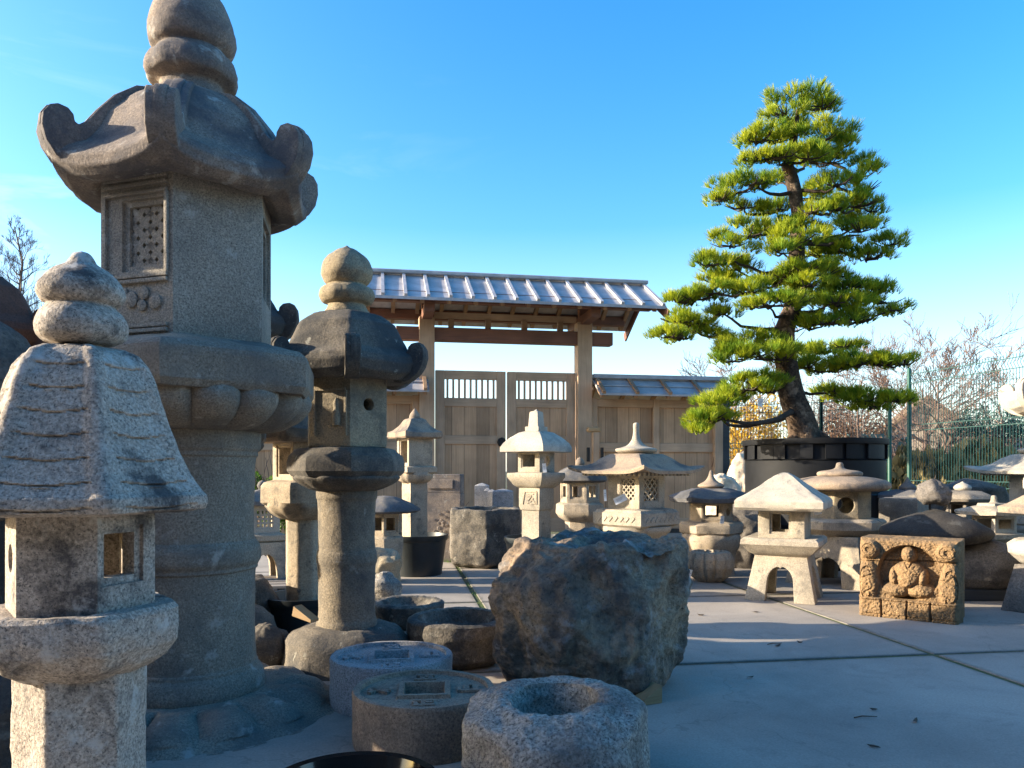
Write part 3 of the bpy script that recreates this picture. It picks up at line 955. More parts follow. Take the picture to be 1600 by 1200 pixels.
bare_tree('larch_tree', 'tall leafless conical tree in the distance at the far left', world_at(24, 0, 26), 9.5, .16, (M['twig'], M['twig']), 11, 3, 56, .2, .5, 0, 4, .24, .16, conic=True, minr=.0035)
bare_tree('bare_tree', 'wide leafless tree with pinkish twigs behind the pine, right of its trunk', world_at(1442, 0, 21), 3.5, .16, (M['twig'], M['twig_pink']), 5, 4, 12, .3, .7, .01, 4, .55, .14, minr=.006)
bare_tree('bare_tree', 'low leafless tree left of the pine above the wooden wall', world_at(1150, 0, 20), 3.4, .12, (M['twig'], M['twig_pink']), 8, 3, 12, .25, .7, 0, 4, .5, .12, minr=.006)
bare_tree('bare_tree', 'slender leafless tree behind the tall mesh fence', world_at(1466, 0, 16.5), 3.1, .10, (M['twig'], M['twig']), 15, 3, 9, .35, .7, 0, 3, .45, .1, minr=.005)
bare_tree('bare_tree', 'leafless thicket tree close behind the pine planter', world_at(1340, 0, 18), 2.7, .09, (M['twig'], M['twig']), 21, 3, 12, .1, .8, 0, 4, .5, .1, minr=.005)
bt = bare_tree('weeping_conifer', 'drooping blue green conifer behind the fence at the right edge', world_at(1566, 0, 15.5), 2.6, .09, (M['twig'], M['twig']), 31, 2, 9, .5, .9, .01, 4, .4, .1, droop=.12)
m = MB(); leaf_mesh(m, .95, .8, .55, 2600, .13, random.Random(4), 2.25, 20, 6, 0)
m.build('foliage', M['bluegreen'], bt, smooth=0)

shrub('forsythia_bush', 'large yellow leaved bush behind the fence between wall and pine trunk', world_at(1175, 0, 17.2), 1.25, .9, 2.75, M['yellow'], 7000, .085, 3, M['twig'], clumps=34)
shrub('green_bush', 'low bright green bush beside the white rocks', world_at(1142, 0, 15.0), .5, .5, 1.55, M['hedge'], 2400, .09, 4)
shrub('brown_bush', 'brown twiggy bush behind the planter, right of the pine trunk', world_at(1320, 0, 20), 1.3, .9, 2.9, M['russet'], 2600, .10, 5, M['twig'], clumps=26)
shrub('russet_tree', 'rounded russet leaved treetop behind the right pine branches', world_at(1335, 0, 27), 1.5, 1.1, 3.9, M['russet'], 3400, .13, 6, M['twig'], 'tree', clumps=26)
shrub('purple_bush', 'dark purplish hedge bush behind the right fence', world_at(1500, 0, 17), 1.2, .7, 2.2, M['purple'], 5200, .09, 7, M['twig'], upright=1.0)
shrub('red_bush', 'reddish bush behind the right fence below the drooping conifer', world_at(1552, 0, 18), .6, .6, 2.35, M['redleaf'], 1100, .09, 8, M['twig_pink'])
shrub('yellow_reed', 'tall dry yellow reed clump behind the right fence', world_at(1462, 0, 15.3), .4, .35, 1.95, M['reed'], 2000, .22, 9, None, 'plant', upright=1.6)
shrub('reed_bed', 'brown and yellow reed bed along the foot of the right fence', world_at(1520, 0, 14.3), 1.7, .5, 1.7, M['reed'], 7500, .22, 10, None, 'plant', upright=1.6, clumps=40)
shrub('reed_clump', 'dry grass clump between planter and paired green posts', world_at(1400, 0, 15.0), .5, .4, 1.9, M['reed'], 2400, .2, 12, None, 'plant', upright=1.6)
shrub('dark_shrub', 'dark evergreen shrub at the foot of the right fence', world_at(1478, 0, 11.6), .42, .35, .95, M['darkleaf'], 2600, .06, 13)
shrub('green_bush', 'bright green bush glimpsed left of the potted lantern, far left', world_at(421, 0, 12.6), .45, .4, 1.35, M['hedge'], 2200, .08, 14)
shrub('green_bush', 'small bright green bush behind the carved slab near the gate', world_at(688, 0, 12.4), .5, .25, .66, M['hedge'], 1500, .06, 16)
# far tree line and houses
shrub('distant_hedge', 'far brown hedge line seen through the left fence', world_at(320, 0, 24), 5, 1, 2.1, M['russet'], 3500, .2, 17, None, 'hedge', clumps=40)

def house(name, label, base, L, D, H, RH, rz, roofmat, cat='house', along=True):
    e = empty(name, (base.x, base.y, -.05), rz, label, cat)
    m = MB()
    m.box(-L / 2, L / 2, -D / 2, D / 2, 0, H)
    m.add([(-L / 2, -D / 2, H), (-L / 2, D / 2, H), (-L / 2, 0, H + RH), (L / 2, -D / 2, H), (L / 2, D / 2, H), (L / 2, 0, H + RH)], [[0, 1, 2], [5, 4, 3]])
    m.build('wall', M['house_wall'], e, smooth=0)
    r = MB()
    for s in (-1, 1):
        y = s * (D / 2 + .35)
        z = H - .35 * RH / (D / 2)
        vs = []
        for yy, zz in ((0, H + RH), (y, z), (y, z + .15), (0, H + RH + .15)):
            for x in (-L / 2 - .3, L / 2 + .3): vs.append((x, yy, zz))
        r.add(vs, [[0, 1, 3, 2], [2, 3, 5, 4], [4, 5, 7, 6], [6, 7, 1, 0], [0, 2, 4, 6], [1, 7, 5, 3]])
    ro = r.build('roof', roofmat, e, smooth=0)
    c = MB(); c.box(L * .2, L * .2 + .5, -.25, .25, H + RH * .7, H + RH + .7)
    c.build('chimney', M['house_roof'], ro, smooth=0)
    for k in range(max(1, int(L / 2.2))):
        x = -L / 2 + 1.1 + k * 2.2
        w = MB(); w.box(x - .45, x + .45, -D / 2 - .03, -D / 2 + .03, .9, 2.0)
        fr = w.build('window', M['glass'], e, smooth=0)
        b = MB(); b.box(x - .52, x + .52, -D / 2 - .06, -D / 2 - .031, .82, .9); b.box(x - .03, x + .03, -D / 2 - .05, -D / 2 - .031, .9, 2.0)
        b.build('frame', M['white'], fr, smooth=0)
    return e
house('gabled_house', 'distant house with steep brown roof between the paired posts and fence', world_at(1432, 0, 40), 7, 6, 2.1, 2.6, math.radians(70), M['thatch'])
house('long_house', 'distant low house with dark reddish roof behind the right fence', world_at(1505, 0, 44), 7.5, 6, 1.5, 1.5, math.radians(6), M['house_roof'])
house('distant_house', 'distant house with pale walls beyond the fence at the far left', world_at(130, 0, 60), 9, 6, 2.6, 2.0, math.radians(-10), M['house_roof'])
bb = house('sky_blocker', 'unseen added dark timber sky-shading barn behind the camera position', Vector((1.0, -8.5, 0)), 34, 8, 5.2, 2.4, math.radians(180), M['house_roof'], 'blocker')  # unseen building added behind the camera to cut sky light on the stones
for ch in bb.children:
    if ch.name.startswith('wall'): ch.data.materials[0] = M['tar_wood']
m = MB(); m.box(-.85, .85, -.6, .6, -.05, 2.15); m.box(-1.0, 1.0, -.75, .75, 2.151, 2.3)
q = world_at(1360, 0, 24)
tag(m.build('garden_shed', M['teal'], smooth=0, loc=(q.x, q.y, 0)), 'small teal garden shed behind the pine planter', 'shed')

# ================================================================== STONE LANTERNS
random.seed(11)
rad = math.radians
PETAL = lambda n, a: (lambda ph, s, z, r: a * (abs(math.sin(n * ph * 0.5)) - 0.6))

def scroll_ribs(P, n, Rt, z0, rot, w, mat, parent, hs=1.0):
    """the curling corner ridges of a temple lantern roof, each a part of the roof"""
    out = [(.25, .98), (.42, .93), (.55, .80), (.665, .62), (.735, .49), (.785, .44), (.81, .455), (.815, .51), (.85, .56),
           (.91, .575), (.965, .545), (1.0, .475), (1.008, .365), (.985, .24), (.925, .13), (.83, .045), (.72, .0), (.64, .02), (.58, .12), (.40, .52), (.25, .66)]
    for k in range(n):
        a = rot + 2 * math.pi * k / n
        rd = pol(a)
        tg = Vector((-rd.y, rd.x, 0))
        m = MB()
        m.prism([(r * Rt, z0 + z * Rt * hs) for r, z in out], w, (Vector((0, 0, 0)), rd, tg))
        m.build('corner_scroll', mat, parent, smooth=75, bevel=w * .22, seg=3, jit=(.004, 9))
        m2 = MB()
        m2.prism([(r * Rt * (1.006 if r > .5 else 1), z0 + z * Rt * hs + Rt * .012) for r, z in out], w * .42, (Vector((0, 0, 0)), rd, tg))
        m2.build('ridge_band', mat, parent, smooth=50, bevel=w * .08)

# ---- the tall temple lantern
def big_lantern(label, u, d, mats, group=None):
    P = Piece('stone_lantern', label, 'stone lantern', u, d, group=group)
    th = rad(-11) - P.va
    b, rf, fb = mats
    Zf = P.Z(64, .2)
    P.loft('finial', 48, [(0, -36), (28, -33), (50, -17), (63, 12), (65, 30), (61, 50), (50, 63), (52, 65), (64, 75), (68, 90), (64, 104), (49, 115), (46, 119), (47, 126), (50, 131), (52, 142)],
           rf, m=1, rd=1, mod=lambda ph, s, z, r: 0.0 if (r < .19 or z > Zf) else 0.010 * abs(math.sin(5 * ph)), jit=(.007, 7), smooth=75, step=.012)
    roof = P.loft('roof', 6, [(46, 132), (84, 135), (112, 147), (134, 168), (148, 194), (162, 214, 7, .02), (182, 227, 18, .05), (191, 240, 24, .07), (189, 258, 22, .05), (174, 274, 12, .02), (146, 281, 2), (126, 276)],
                  rf, rot=th, m=14, rd=.22, jit=(.008, 6), step=.014, smooth=65)
    Rt, z0 = P.R(205), P.Z(285, P.R(180)) + .06
    scroll_ribs(P, 6, Rt, z0, th, .125, rf, roof, .80)
    hole = ('rect', .37, .88, .43, .79, .028)
    fo, R, z0, z1 = P.fire('firebox', 6, 129, 268, 526, fb, th, {5: hole, 1: ('rect', .2, .8, .35, .8, .03)}, .09, .008)
    m = MB(); lattice(m, 6, R, z0, z1, th, 5, hole, .045, .032, 3)
    m.build('lattice', fb, fo, smooth=0)
    # carved mouldings on the face with the lattice
    m = MB()
    p0, x, w, nr = panel_frame(6, R, 5, th)
    H = z1 - z0
    up = Vector((0, 0, 1))
    q = lambda a, c: p0 + x * (a * w) + nr * .008 + up * (z0 + c * H)
    for A_, B_ in [((.06, c), (.94, c)) for c in (.95, .91, .86)] + [((.1, c), (.94, c)) for c in (.36, .33, .06, .03)] + [((a, .37), (a, .85)) for a in (.08, .93)]:
        m = MB()
        m.bar(q(*A_), q(*B_), .018, .018, up=nr)
        m.build('moulding', fb, fo, smooth=30, bevel=.004)
    m = MB()
    for (a, c, r) in ((.45, .22, .036), (.62, .255, .03), (.78, .20, .032), (.60, .18, .025), (.35, .27, .02)):
        o = p0 + x * (a * w) + up * (z0 + c * H)
        m.tube([o - nr * .01, o + nr * .012, o + nr * .018], [r, r, r * .5], 12)
    m.build('carved_flower', fb, fo, smooth=40, jit=(.004, 30))
    P.loft('platform', 6, [(120, 522), (150, 527), (196, 533), (206, 541), (208, 549), (207, 592), (200, 604), (150, 609)], b, rot=th, m=12, jit=(.005, 7), chip=.993, smooth=30)
    P.loft('lotus_bowl', 160, [(172, 600), (178, 612), (174, 630), (158, 650), (130, 666), (98, 672)], b, m=1, rd=1, mod=lambda ph, s, z, r: .05 * (abs(math.sin(8 * ph)) ** .6 - .7) * min(1, max(0, (r - .33) / .1)), step=.015, jit=(.003, 9), smooth=60)
    P.loft('shaft', 64, [(98, 666), (103, 669), (103, 699), (98, 704), (99, 711), (94, 714), (92, 848), (97, 853), (103, 864), (103, 884), (97, 893), (98, 898), (93, 901), (94, 1052), (98, 1057), (98, 1062), (105, 1070), (111, 1094), (107, 1108)],
           b, m=1, rd=1, jit=(.004, 6), step=.018)
    P.loft('base', 128, [(100, 1096), (118, 1103), (150, 1112), (185, 1132), (208, 1160), (221, 1185), (222, 1195), (226, None)], b, m=1, rd=1,
           mod=lambda ph, s, z, r: (0.055 * (abs(math.sin(7 * ph)) ** .6 - .7) * min(1, (r - .38) / .08) * (1 if z > .03 else .4) if r > .38 else 0.0), jit=(.006, 7), step=.014, smooth=60,
           zmod=lambda ph, z, r: (.05 * (abs(math.sin(7 * ph)) ** .5 - .75) * min(1, (r - .40) / .06) * min(1, max(0, (.69 - r) / .08)) * min(1, z / .05)) if r > .40 else 0.0)
    return P
B = big_lantern('tallest grey stone temple lantern with curling roof corners and lattice firebox, left foreground', 300, 3.87, (M['tuff'], M['tuff_roof'], M['pale_tuff']))

# ---- the middle dark temple lantern
def small_lantern(label, u, d, mats, group=None, detail=True):
    P = Piece('stone_lantern', label, 'stone lantern', u, d, group=group)
    th = rad(4) - P.va
    b, rf, pl = mats[:3]
    sh = mats[3] if len(mats) > 3 else b
    Zf = P.Z(442, .13)
    P.loft('finial', 40, [(0, 383), (5, 385), (18, 388), (33, 398), (40, 413), (40, 424), (33, 437), (28, 441), (39, 445), (43, 455), (37, 467), (28, 471), (29, 474), (34, 484), (34, 492)],
           b, m=1, rd=1, mod=lambda ph, s, z, r: 0.0 if r < .13 or z > Zf else .008 * abs(math.sin(5 * ph)), jit=(.005, 10), smooth=75, step=.01)
    roof = P.loft('roof', 6, [(30, 483), (60, 486), (82, 499), (94, 520), (104, 540, 3), (118, 551, 5), (122, 561, 6), (117, 577, 4), (102, 588), (60, 590)], rf, rot=th, m=12, rd=.2, jit=(.006, 8), step=.013, smooth=65)
    scroll_ribs(P, 6, P.R(130), P.Z(592, P.R(110)), th, .085, rf, roof, .82)
    fo, R, z0, z1 = P.fire('firebox', 6, 67, 586, 698, b, th, {0: ('circ', .5, .6, .14), 1: ('rect', .25, .75, .3, .8, .02), 3: ('circ', .5, .6, .14)}, .06, .008)
    m = MB()
    p0, x, w, nr = panel_frame(6, R, 5, th)
    H = z1 - z0
    up = Vector((0, 0, 1))
    q = lambda a, c: p0 + x * (a * w) + nr * .004 + up * (z0 + c * H)
    for A_, B_ in (((.14, .15), (.14, .78)), ((.14, .80), (.9, .80)), ((.9, .78), (.9, .15))):
        m = MB()
        m.bar(q(*A_), q(*B_), .018, .016, up=nr)
        m.build('moulding', b, fo, smooth=30, bevel=.003)
    m = MB()
    o = q(.68, .3)
    m.tube([o, o + up * .05, o + up * .1, o + up * .13, o + up * .16], [.025, .028, .018, .022, .006], 10)
    m.build('carved_figure', b, fo, smooth=50, jit=(.003, 30))
    P.loft('platform', 8, [(50, 696), (76, 700), (88, 712), (91, 722), (91, 736), (85, 744), (60, 747)], pl, rot=th, m=8, jit=(.005, 9), chip=.992, smooth=28)
    P.loft('lotus_bowl', 72, [(80, 743), (82, 748), (72, 757), (56, 765), (44, 768)], pl, m=1, rd=1, mod=PETAL(16, .012), jit=(.004, 9))
    P.loft('shaft', 48, [(46, 764), (47, 768), (47, 779), (44, 783), (43, 860), (46, 866), (47, 880), (44, 888), (43, 968), (47, 978), (48, 988)], sh, m=1, rd=1, jit=(.0025, 9), step=.02)
    P.loft('base', 6, [(45, 983), (66, 987), (88, 998), (101, 1014), (105, 1040), (106, 1070), (100, None)], pl, rot=th + .3, m=8, rd=.45, jit=(.014, 6))
    return P
C_ = small_lantern('dark mossy stone temple lantern with round crescent hole, right of the tallest lantern', 542, 4.75, (M['mossy_body'], M['mossy'], M['mossy'], M['mossy_shaft']))

def retarget(P, label, x, y, s, rz=0.0, z=0.0):
    P.e.location = (x, y, z)
    P.e.scale = (s, s, s)
    P.e.rotation_euler[2] = rz
    P.e['label'] = label
    return P

def copy_thing(e, label, x, y, s, rz):
    def cp(o, par):
        c = o.copy()
        COL.objects.link(c)
        c.parent = par
        for ch in list(o.children): cp(ch, c)
        return c
    r = cp(e, None)
    r.location = (x, y, 0)
    r.scale = (s, s, s)
    r.rotation_euler[2] = rz
    r['label'] = label
    return r
copy_thing(C_.e, 'temple lantern hidden behind the tallest one, only a roof scroll peeking out', (318 - CU) / F * 5.1, 5.1, 1.18, rad(22))

W_ = small_lantern('x', 1650, 7.0, (M['white'], M['white'], M['white']))
retarget(W_, 'white stone temple lantern with scroll roof, cut off by the right edge of the photo', (1690 - CU) / F * 7.0, 7.0, .87, .2)
RED = small_lantern('x', -60, 5.0, (M['red'], M['red'], M['red']))
retarget(RED, 'reddish brown stone lantern with curling roof at the far left edge', (-62 - CU) / F * 5.0, 5.0, 1.12, -.15)

# ---- the pale granite lantern nearest the camera
P = Piece('stone_lantern', 'pale speckled granite lantern with tall tiled bell roof, nearest at the left edge', 'stone lantern', 127, 2.12)
th = rad(11) - P.va
P.loft('finial', 48, [(0, 392), (12, 394), (17, 401), (22, 410), (46, 420), (61, 436), (63, 450), (56, 464), (47, 470), (50, 474), (62, 486), (66, 502), (62, 520), (48, 531), (30, 536), (30, 540)],
       M['granite'], m=1, rd=1, jit=(.004, 14))
nc = 7
zt, zb = P.Z(540, P.R(70)), P.Z(802, P.R(180))
def tiles(ph, s, z, r):
    if s > .72: return .006
    t = ((z - zb) / (zt - zb)) * nc - .30 * (s * s)
    fr = t - math.floor(t)
    return .006 * (1 - fr) - .014 * max(0, 1 - abs(fr - .06) / .06) - .004
P.loft('roof', 6, [(40, 537), (62, 538), (82, 545), (97, 562), (108, 590), (118, 625), (130, 665), (144, 705), (160, 742), (178, 772), (185, 780), (186, 795), (182, 804), (150, 808), (90, 806)],
       M['granite'], rot=th, m=24, mod=tiles, step=.005, jit=(.0016, 20), kpow=2, chip=.99)
hole = ('rect', .16, .68, .36, .78, .02)
P.fire('firebox', 6, 108, 800, 968, M['granite'], th, {0: hole, 3: hole, 4: ('circ', .5, .55, .2)}, .055, .006)
P.loft('platform', 6, [(100, 962), (118, 962), (140, 966), (147, 975), (148, 1008), (144, 1030), (128, 1052), (100, 1066), (88, 1068)], M['granite'], rot=th, m=14, rd=.22, jit=(.005, 14), step=.012)
P.loft('shaft', 6, [(92, 1060), (94, 1064), (93, 1240), (94, None)], M['granite'], rot=rad(-29) - P.va, m=14, jit=(.004, 16), step=.015)
A_thing = P

# ---- weathered lanterns standing in black plastic pots
def pot(u, d, rt, rb, vt, label, d_off=0.0):
    P = Piece('plant_pot', label, 'plant pot', u, d)
    Rt, Rb, zt = P.R(rt), P.R(rb), P.Z(vt, P.R(rt))
    m = MB()
    rr = [(0, .0), (Rb, .0), (Rb + (Rt - Rb) * .8, zt - .07), (Rt * 1.0, zt - .06), (Rt * 1.03, zt - .03), (Rt * 1.03, zt), (Rt * .97, zt), (Rt * .94, zt - .05), (Rb * .93, .03), (0, .03)]
    ngon_loft(m, 48, [(a, b, 0, 0) for a, b in rr], m=1, rd=1, chip=1, step=.08)
    m.build('wall', M['pot'], P.e, smooth=35)
    m = MB()
    ngon_loft(m, 32, [(0, zt * .5, 0, 0), (Rb * .95, zt * .5 + .0, 0, 0), (0, zt * .5 + .01, 0, 0)], m=1, rd=1, chip=1, step=.1)
    m.build('soil', M['soil'], P.e, smooth=0)
    return P

P = Piece('stone_lantern', 'sandy stone lantern with broad roof standing in a black pot, behind the mossy one', 'stone lantern', 475, 5.7)
th = rad(-18) - P.va
P.loft('finial', 32, [(0, 585), (8, 590), (13, 600), (12, 610), (8, 615), (14, 625)], M['brown_roof'], m=1, rd=1)
P.loft('roof', 6, [(10, 616), (34, 628), (52, 646), (74, 664, 2), (84, 670, 4), (84, 684, 3), (78, 690), (48, 690)], M['brown_roof'], rot=th, m=10, jit=(.006, 9))
fo, R, z0, z1 = P.fire('firebox', 4, 50, 689, 754, M['sandy'], th, {3: ('rect', .25, .8, .2, .85, .02), 1: ('rect', .25, .8, .2, .85, .02)}, .05)
P.loft('platform', 6, [(48, 750), (62, 754), (66, 760), (66, 786), (60, 790), (40, 792)], M['sandy'], rot=th, m=8, jit=(.006, 9))
P.loft('lotus_bowl', 48, [(58, 786), (58, 793), (50, 803), (36, 811), (26, 812)], M['sandy'], m=1, rd=1, mod=PETAL(12, .014))
P.loft('shaft', 8, [(29, 808), (29, 870), (29, 940), (29, None)], M['sandy'], rot=th, m=5)
pot(475, 5.7, 62, 50, 937, 'black plastic pot holding the sandy lantern at the left')

P = Piece('stone_lantern', 'slim square stone lantern standing in a black pot before the left gate post', 'stone lantern', 648, 8.9)
th = rad(-18) - P.va
P.loft('finial', 32, [(0, 638), (3, 641), (8, 647), (9, 653), (9, 658)], M['brown_roof'], m=1, rd=1)
P.loft('roof', 4, [(10, 653), (18, 655), (26, 664), (37, 672, 1), (45, 675, 2), (46, 682, 1), (43, 684), (28, 684)], M['brown_roof'], rot=th, m=10, jit=(.005, 9))
P.fire('firebox', 4, 29, 683, 730, M['sandy'], th, {3: ('rect', .25, .8, .15, .88, .02), 1: ('rect', .25, .8, .15, .88, .02)}, .05)
P.loft('platform', 4, [(28, 728), (37, 730), (37, 738), (33, 740), (24, 741)], M['sandy'], rot=th, m=8)
P.loft('lotus_bowl', 48, [(28, 738), (29, 743), (26, 750), (20, 754), (17, 755)], M['sandy'], m=1, rd=1, mod=PETAL(12, .016))
P.loft('shaft', 4, [(21, 752), (21, 800), (21, 840), (21, None)], M['sandy'], rot=th, m=6)
pot(652, 8.9, 47, 38, 838, 'black plastic pot holding the slim square lantern')

P = Piece('stone_lantern', 'pale stone lantern with low square roof, potted before the gate doors', 'stone lantern', 838, 8.2)
th = rad(10) - P.va
P.loft('finial', 4, [(0, 639), (4, 642), (10, 643), (11, 646), (13, 664), (13, 666), (18, 666), (18, 676)], M['white'], rot=th, m=6, jit=(.003, 14))
P.loft('roof', 4, [(16, 673), (28, 675), (42, 682), (53, 691), (58, 698), (58, 705), (54, 706), (30, 706)], M['white'], rot=th, m=10, jit=(.005, 9))
fo, R, z0, z1 = P.fire('firebox', 4, 29, 704, 740, M['cream'], th, {3: ('rect', .2, .76, .3, .84, .012), 0: ('circ', .5, .55, .2), 1: ('rect', .2, .76, .3, .84, .012)}, .045)
P.loft('platform', 4, [(30, 738), (46, 739), (47, 741), (47, 746), (38, 757), (30, 762), (24, 763)], M['cream'], rot=th, m=8)
P.loft('shaft_head', 4, [(26, 761), (28, 763), (28, 791), (26, 797), (22, 798)], M['cream'], rot=th, m=6)
P.loft('shaft', 4, [(23, 796), (23, 840), (23, None)], M['cream'], rot=th, m=6)
m = MB()
R = P.R(28)
p0, x, w, nr = panel_frame(4, R, 3, th)
zA, zB = P.Z(793, R), P.Z(764, R)
q = lambda a, c: p0 + x * (a * w) + nr * .001 + Vector((0, 0, zA + c * (zB - zA)))
for a, b in (((.2, .15), (.3, .85)), ((.3, .85), (.86, .85)), ((.86, .85), (.86, .15)), ((.42, .72), (.72, .72)), ((.4, .6), (.62, .62)), ((.62, .62), (.45, .35)), ((.7, .5), (.56, .28)), ((.66, .42), (.78, .3)), ((.4, .22), (.5, .24)), ((.6, .18), (.8, .2))):
    m.bar(q(*a), q(*b), .012, .01, up=nr)
m.build('carved_mark', M['sandy'], P.e, smooth=0)
pot(840, 8.2, 51, 42, 842, 'black plastic pot holding the pale square lantern before the gate doors')

# ---- broad lantern with a sweeping roof
def sweep_lantern(label, u, d, mat, rmat, theta, dents=True, dv=0.0):
    P = Piece('stone_lantern', label, 'stone lantern', u, d)
    th = rad(theta) - P.va
    P.loft('finial', 40, [(0, 660), (4, 661), (5, 664), (4.2, 674), (6.5, 687), (14, 696), (24, 699), (33, 700.5), (32, 705), (26, 708), (20, 710)], mat, m=1, rd=1, jit=(.001, 9))
    rf = P.loft('roof', 4, [(28, 708), (42, 709), (56, 715), (70, 724), (84, 731, 3), (98, 734, 7, .05), (103, 736, 8, .06), (102, 741, 8, .05), (88, 739, 2), (50, 738)], rmat, rot=th, m=14, kpow=4, jit=(.003, 9), smooth=30)
    if dents:
        m = MB()
        R = P.R(84)
        z = P.Z(741, R)
        for k in range(4):
            p0, x, w, nr = panel_frame(4, R, k, th)
            for j in range(13):
                o = p0 + x * (w * (j + .5) / 13) + Vector((0, 0, z))
                m.bar(o - nr * .10, o + nr * .01, .035, .035)
        m.build('dentil_row', mat, rf, smooth=0)
    h1, h2 = ('rect', .42, .84, .27, .82, .012), ('rect', .2, .74, .25, .82, .012)
    fo, R, z0, z1 = P.fire('firebox', 4, 44, 737, 798, mat, th, {3: h1, 0: h2, 1: h1, 2: h2}, .045)
    for k, h in ((3, h1), (0, h2), (1, h1), (2, h2)):
        m = MB(); lattice(m, 4, R, z0, z1, th, k, h, .025, .014, 3)
        m.build('lattice', mat, fo, smooth=0)
    P.loft('platform', 4, [(44, 795), (56, 797), (62, 798), (64, 801), (68, 803), (68, 822), (64, 824), (58, 827), (40, 828)], mat, rot=th, m=8, jit=(.003, 9))
    R = P.R(68)
    for k in (0, 3):
        m = MB()
        p0, x, w, nr = panel_frame(4, R, k, th)
        zc = P.Z(813, R)
        for j in range(7):
            o = p0 + x * (w * (.16 + .68 * j / 6)) + Vector((0, 0, zc))
            s = .022
            m.bar(o + x * -s + Vector((0, 0, -s)), o + x * s + Vector((0, 0, s)), .018, .016, up=nr)
        m.build('carved_waves', mat, P.e, smooth=30, bevel=.003)
    P.loft('bowl', 40, [(54, 824), (54, 832), (42, 842), (30, 848), (20, 850)], mat, m=1, rd=1)
    P.loft('base', 4, [(34, 845), (44, 852), (58, 866), (60, 880), (60, None)], mat, rot=th, m=8, rd=.3)
    return P
sweep_lantern('cream stone lantern with sweeping upturned roof and lattice windows, behind the big rock', 994, 8.1, M['cream'], M['brown_roof'], 6)

P = Piece('stone_lantern', 'small stone lantern with dark domed roof between the pale square and sweeping roof lanterns', 'stone lantern', 906, 9.6)
th = rad(20) - P.va
P.loft('finial', 24, [(0, 714), (5, 717), (8, 724), (6, 728), (12, 732)], M['brown_roof'], m=1, rd=1)
P.loft('roof', 6, [(8, 727), (22, 730), (35, 738), (42, 746), (43, 751), (38, 754), (26, 754)], M['slate_roof'], rot=th, m=8, jit=(.006, 9))
wh = ('rect', .25, .75, .3, .78, .02)
P.fire('firebox', 6, 31, 752, 788, M['sandy'], th, {k: wh for k in (4, 5, 0, 1, 2, 3)}, .05)
P.loft('platform', 6, [(32, 786), (38, 789), (39, 803), (34, 810), (24, 816), (18, 818)], M['sandy'], rot=th, m=6)
P.loft('shaft', 6, [(24, 814), (24, 850), (26, None)], M['sandy'], rot=th, m=6)

P = Piece('stone_lantern', 'low stone lantern with dark flat roof and onion tip, left of the white legged lantern', 'stone lantern', 1111, 8.9)
th = rad(-26) - P.va
P.loft('finial', 32, [(0, 734), (2.5, 736), (4, 744), (9, 752), (19, 757), (21, 760), (17, 763), (12, 765)], M['brown_roof'], m=1, rd=1, jit=(.001, 9))
P.loft('roof', 6, [(14, 762), (30, 764), (48, 769), (62, 777, 2), (66, 780, 3), (65, 786, 2), (58, 787), (34, 786)], M['slate_roof'], rot=th, m=8, jit=(.005, 9))
wh = ('rect', .2, .8, .28, .8, .02)
P.fire('firebox', 6, 33, 784, 817, M['sandy'], th, {0: wh, 3: wh, 1: ('circ', .5, .5, .2)}, .05)
P.loft('platform', 6, [(34, 815), (47, 818), (50, 822), (49, 834), (44, 838), (30, 840)], M['sandy'], rot=th, m=8)
P.loft('base', 40, [(42, 836), (45, 842), (43, 856), (36, 868), (34, 890), (36, None)], M['sandy'], m=1, rd=1, mod=PETAL(12, .01))

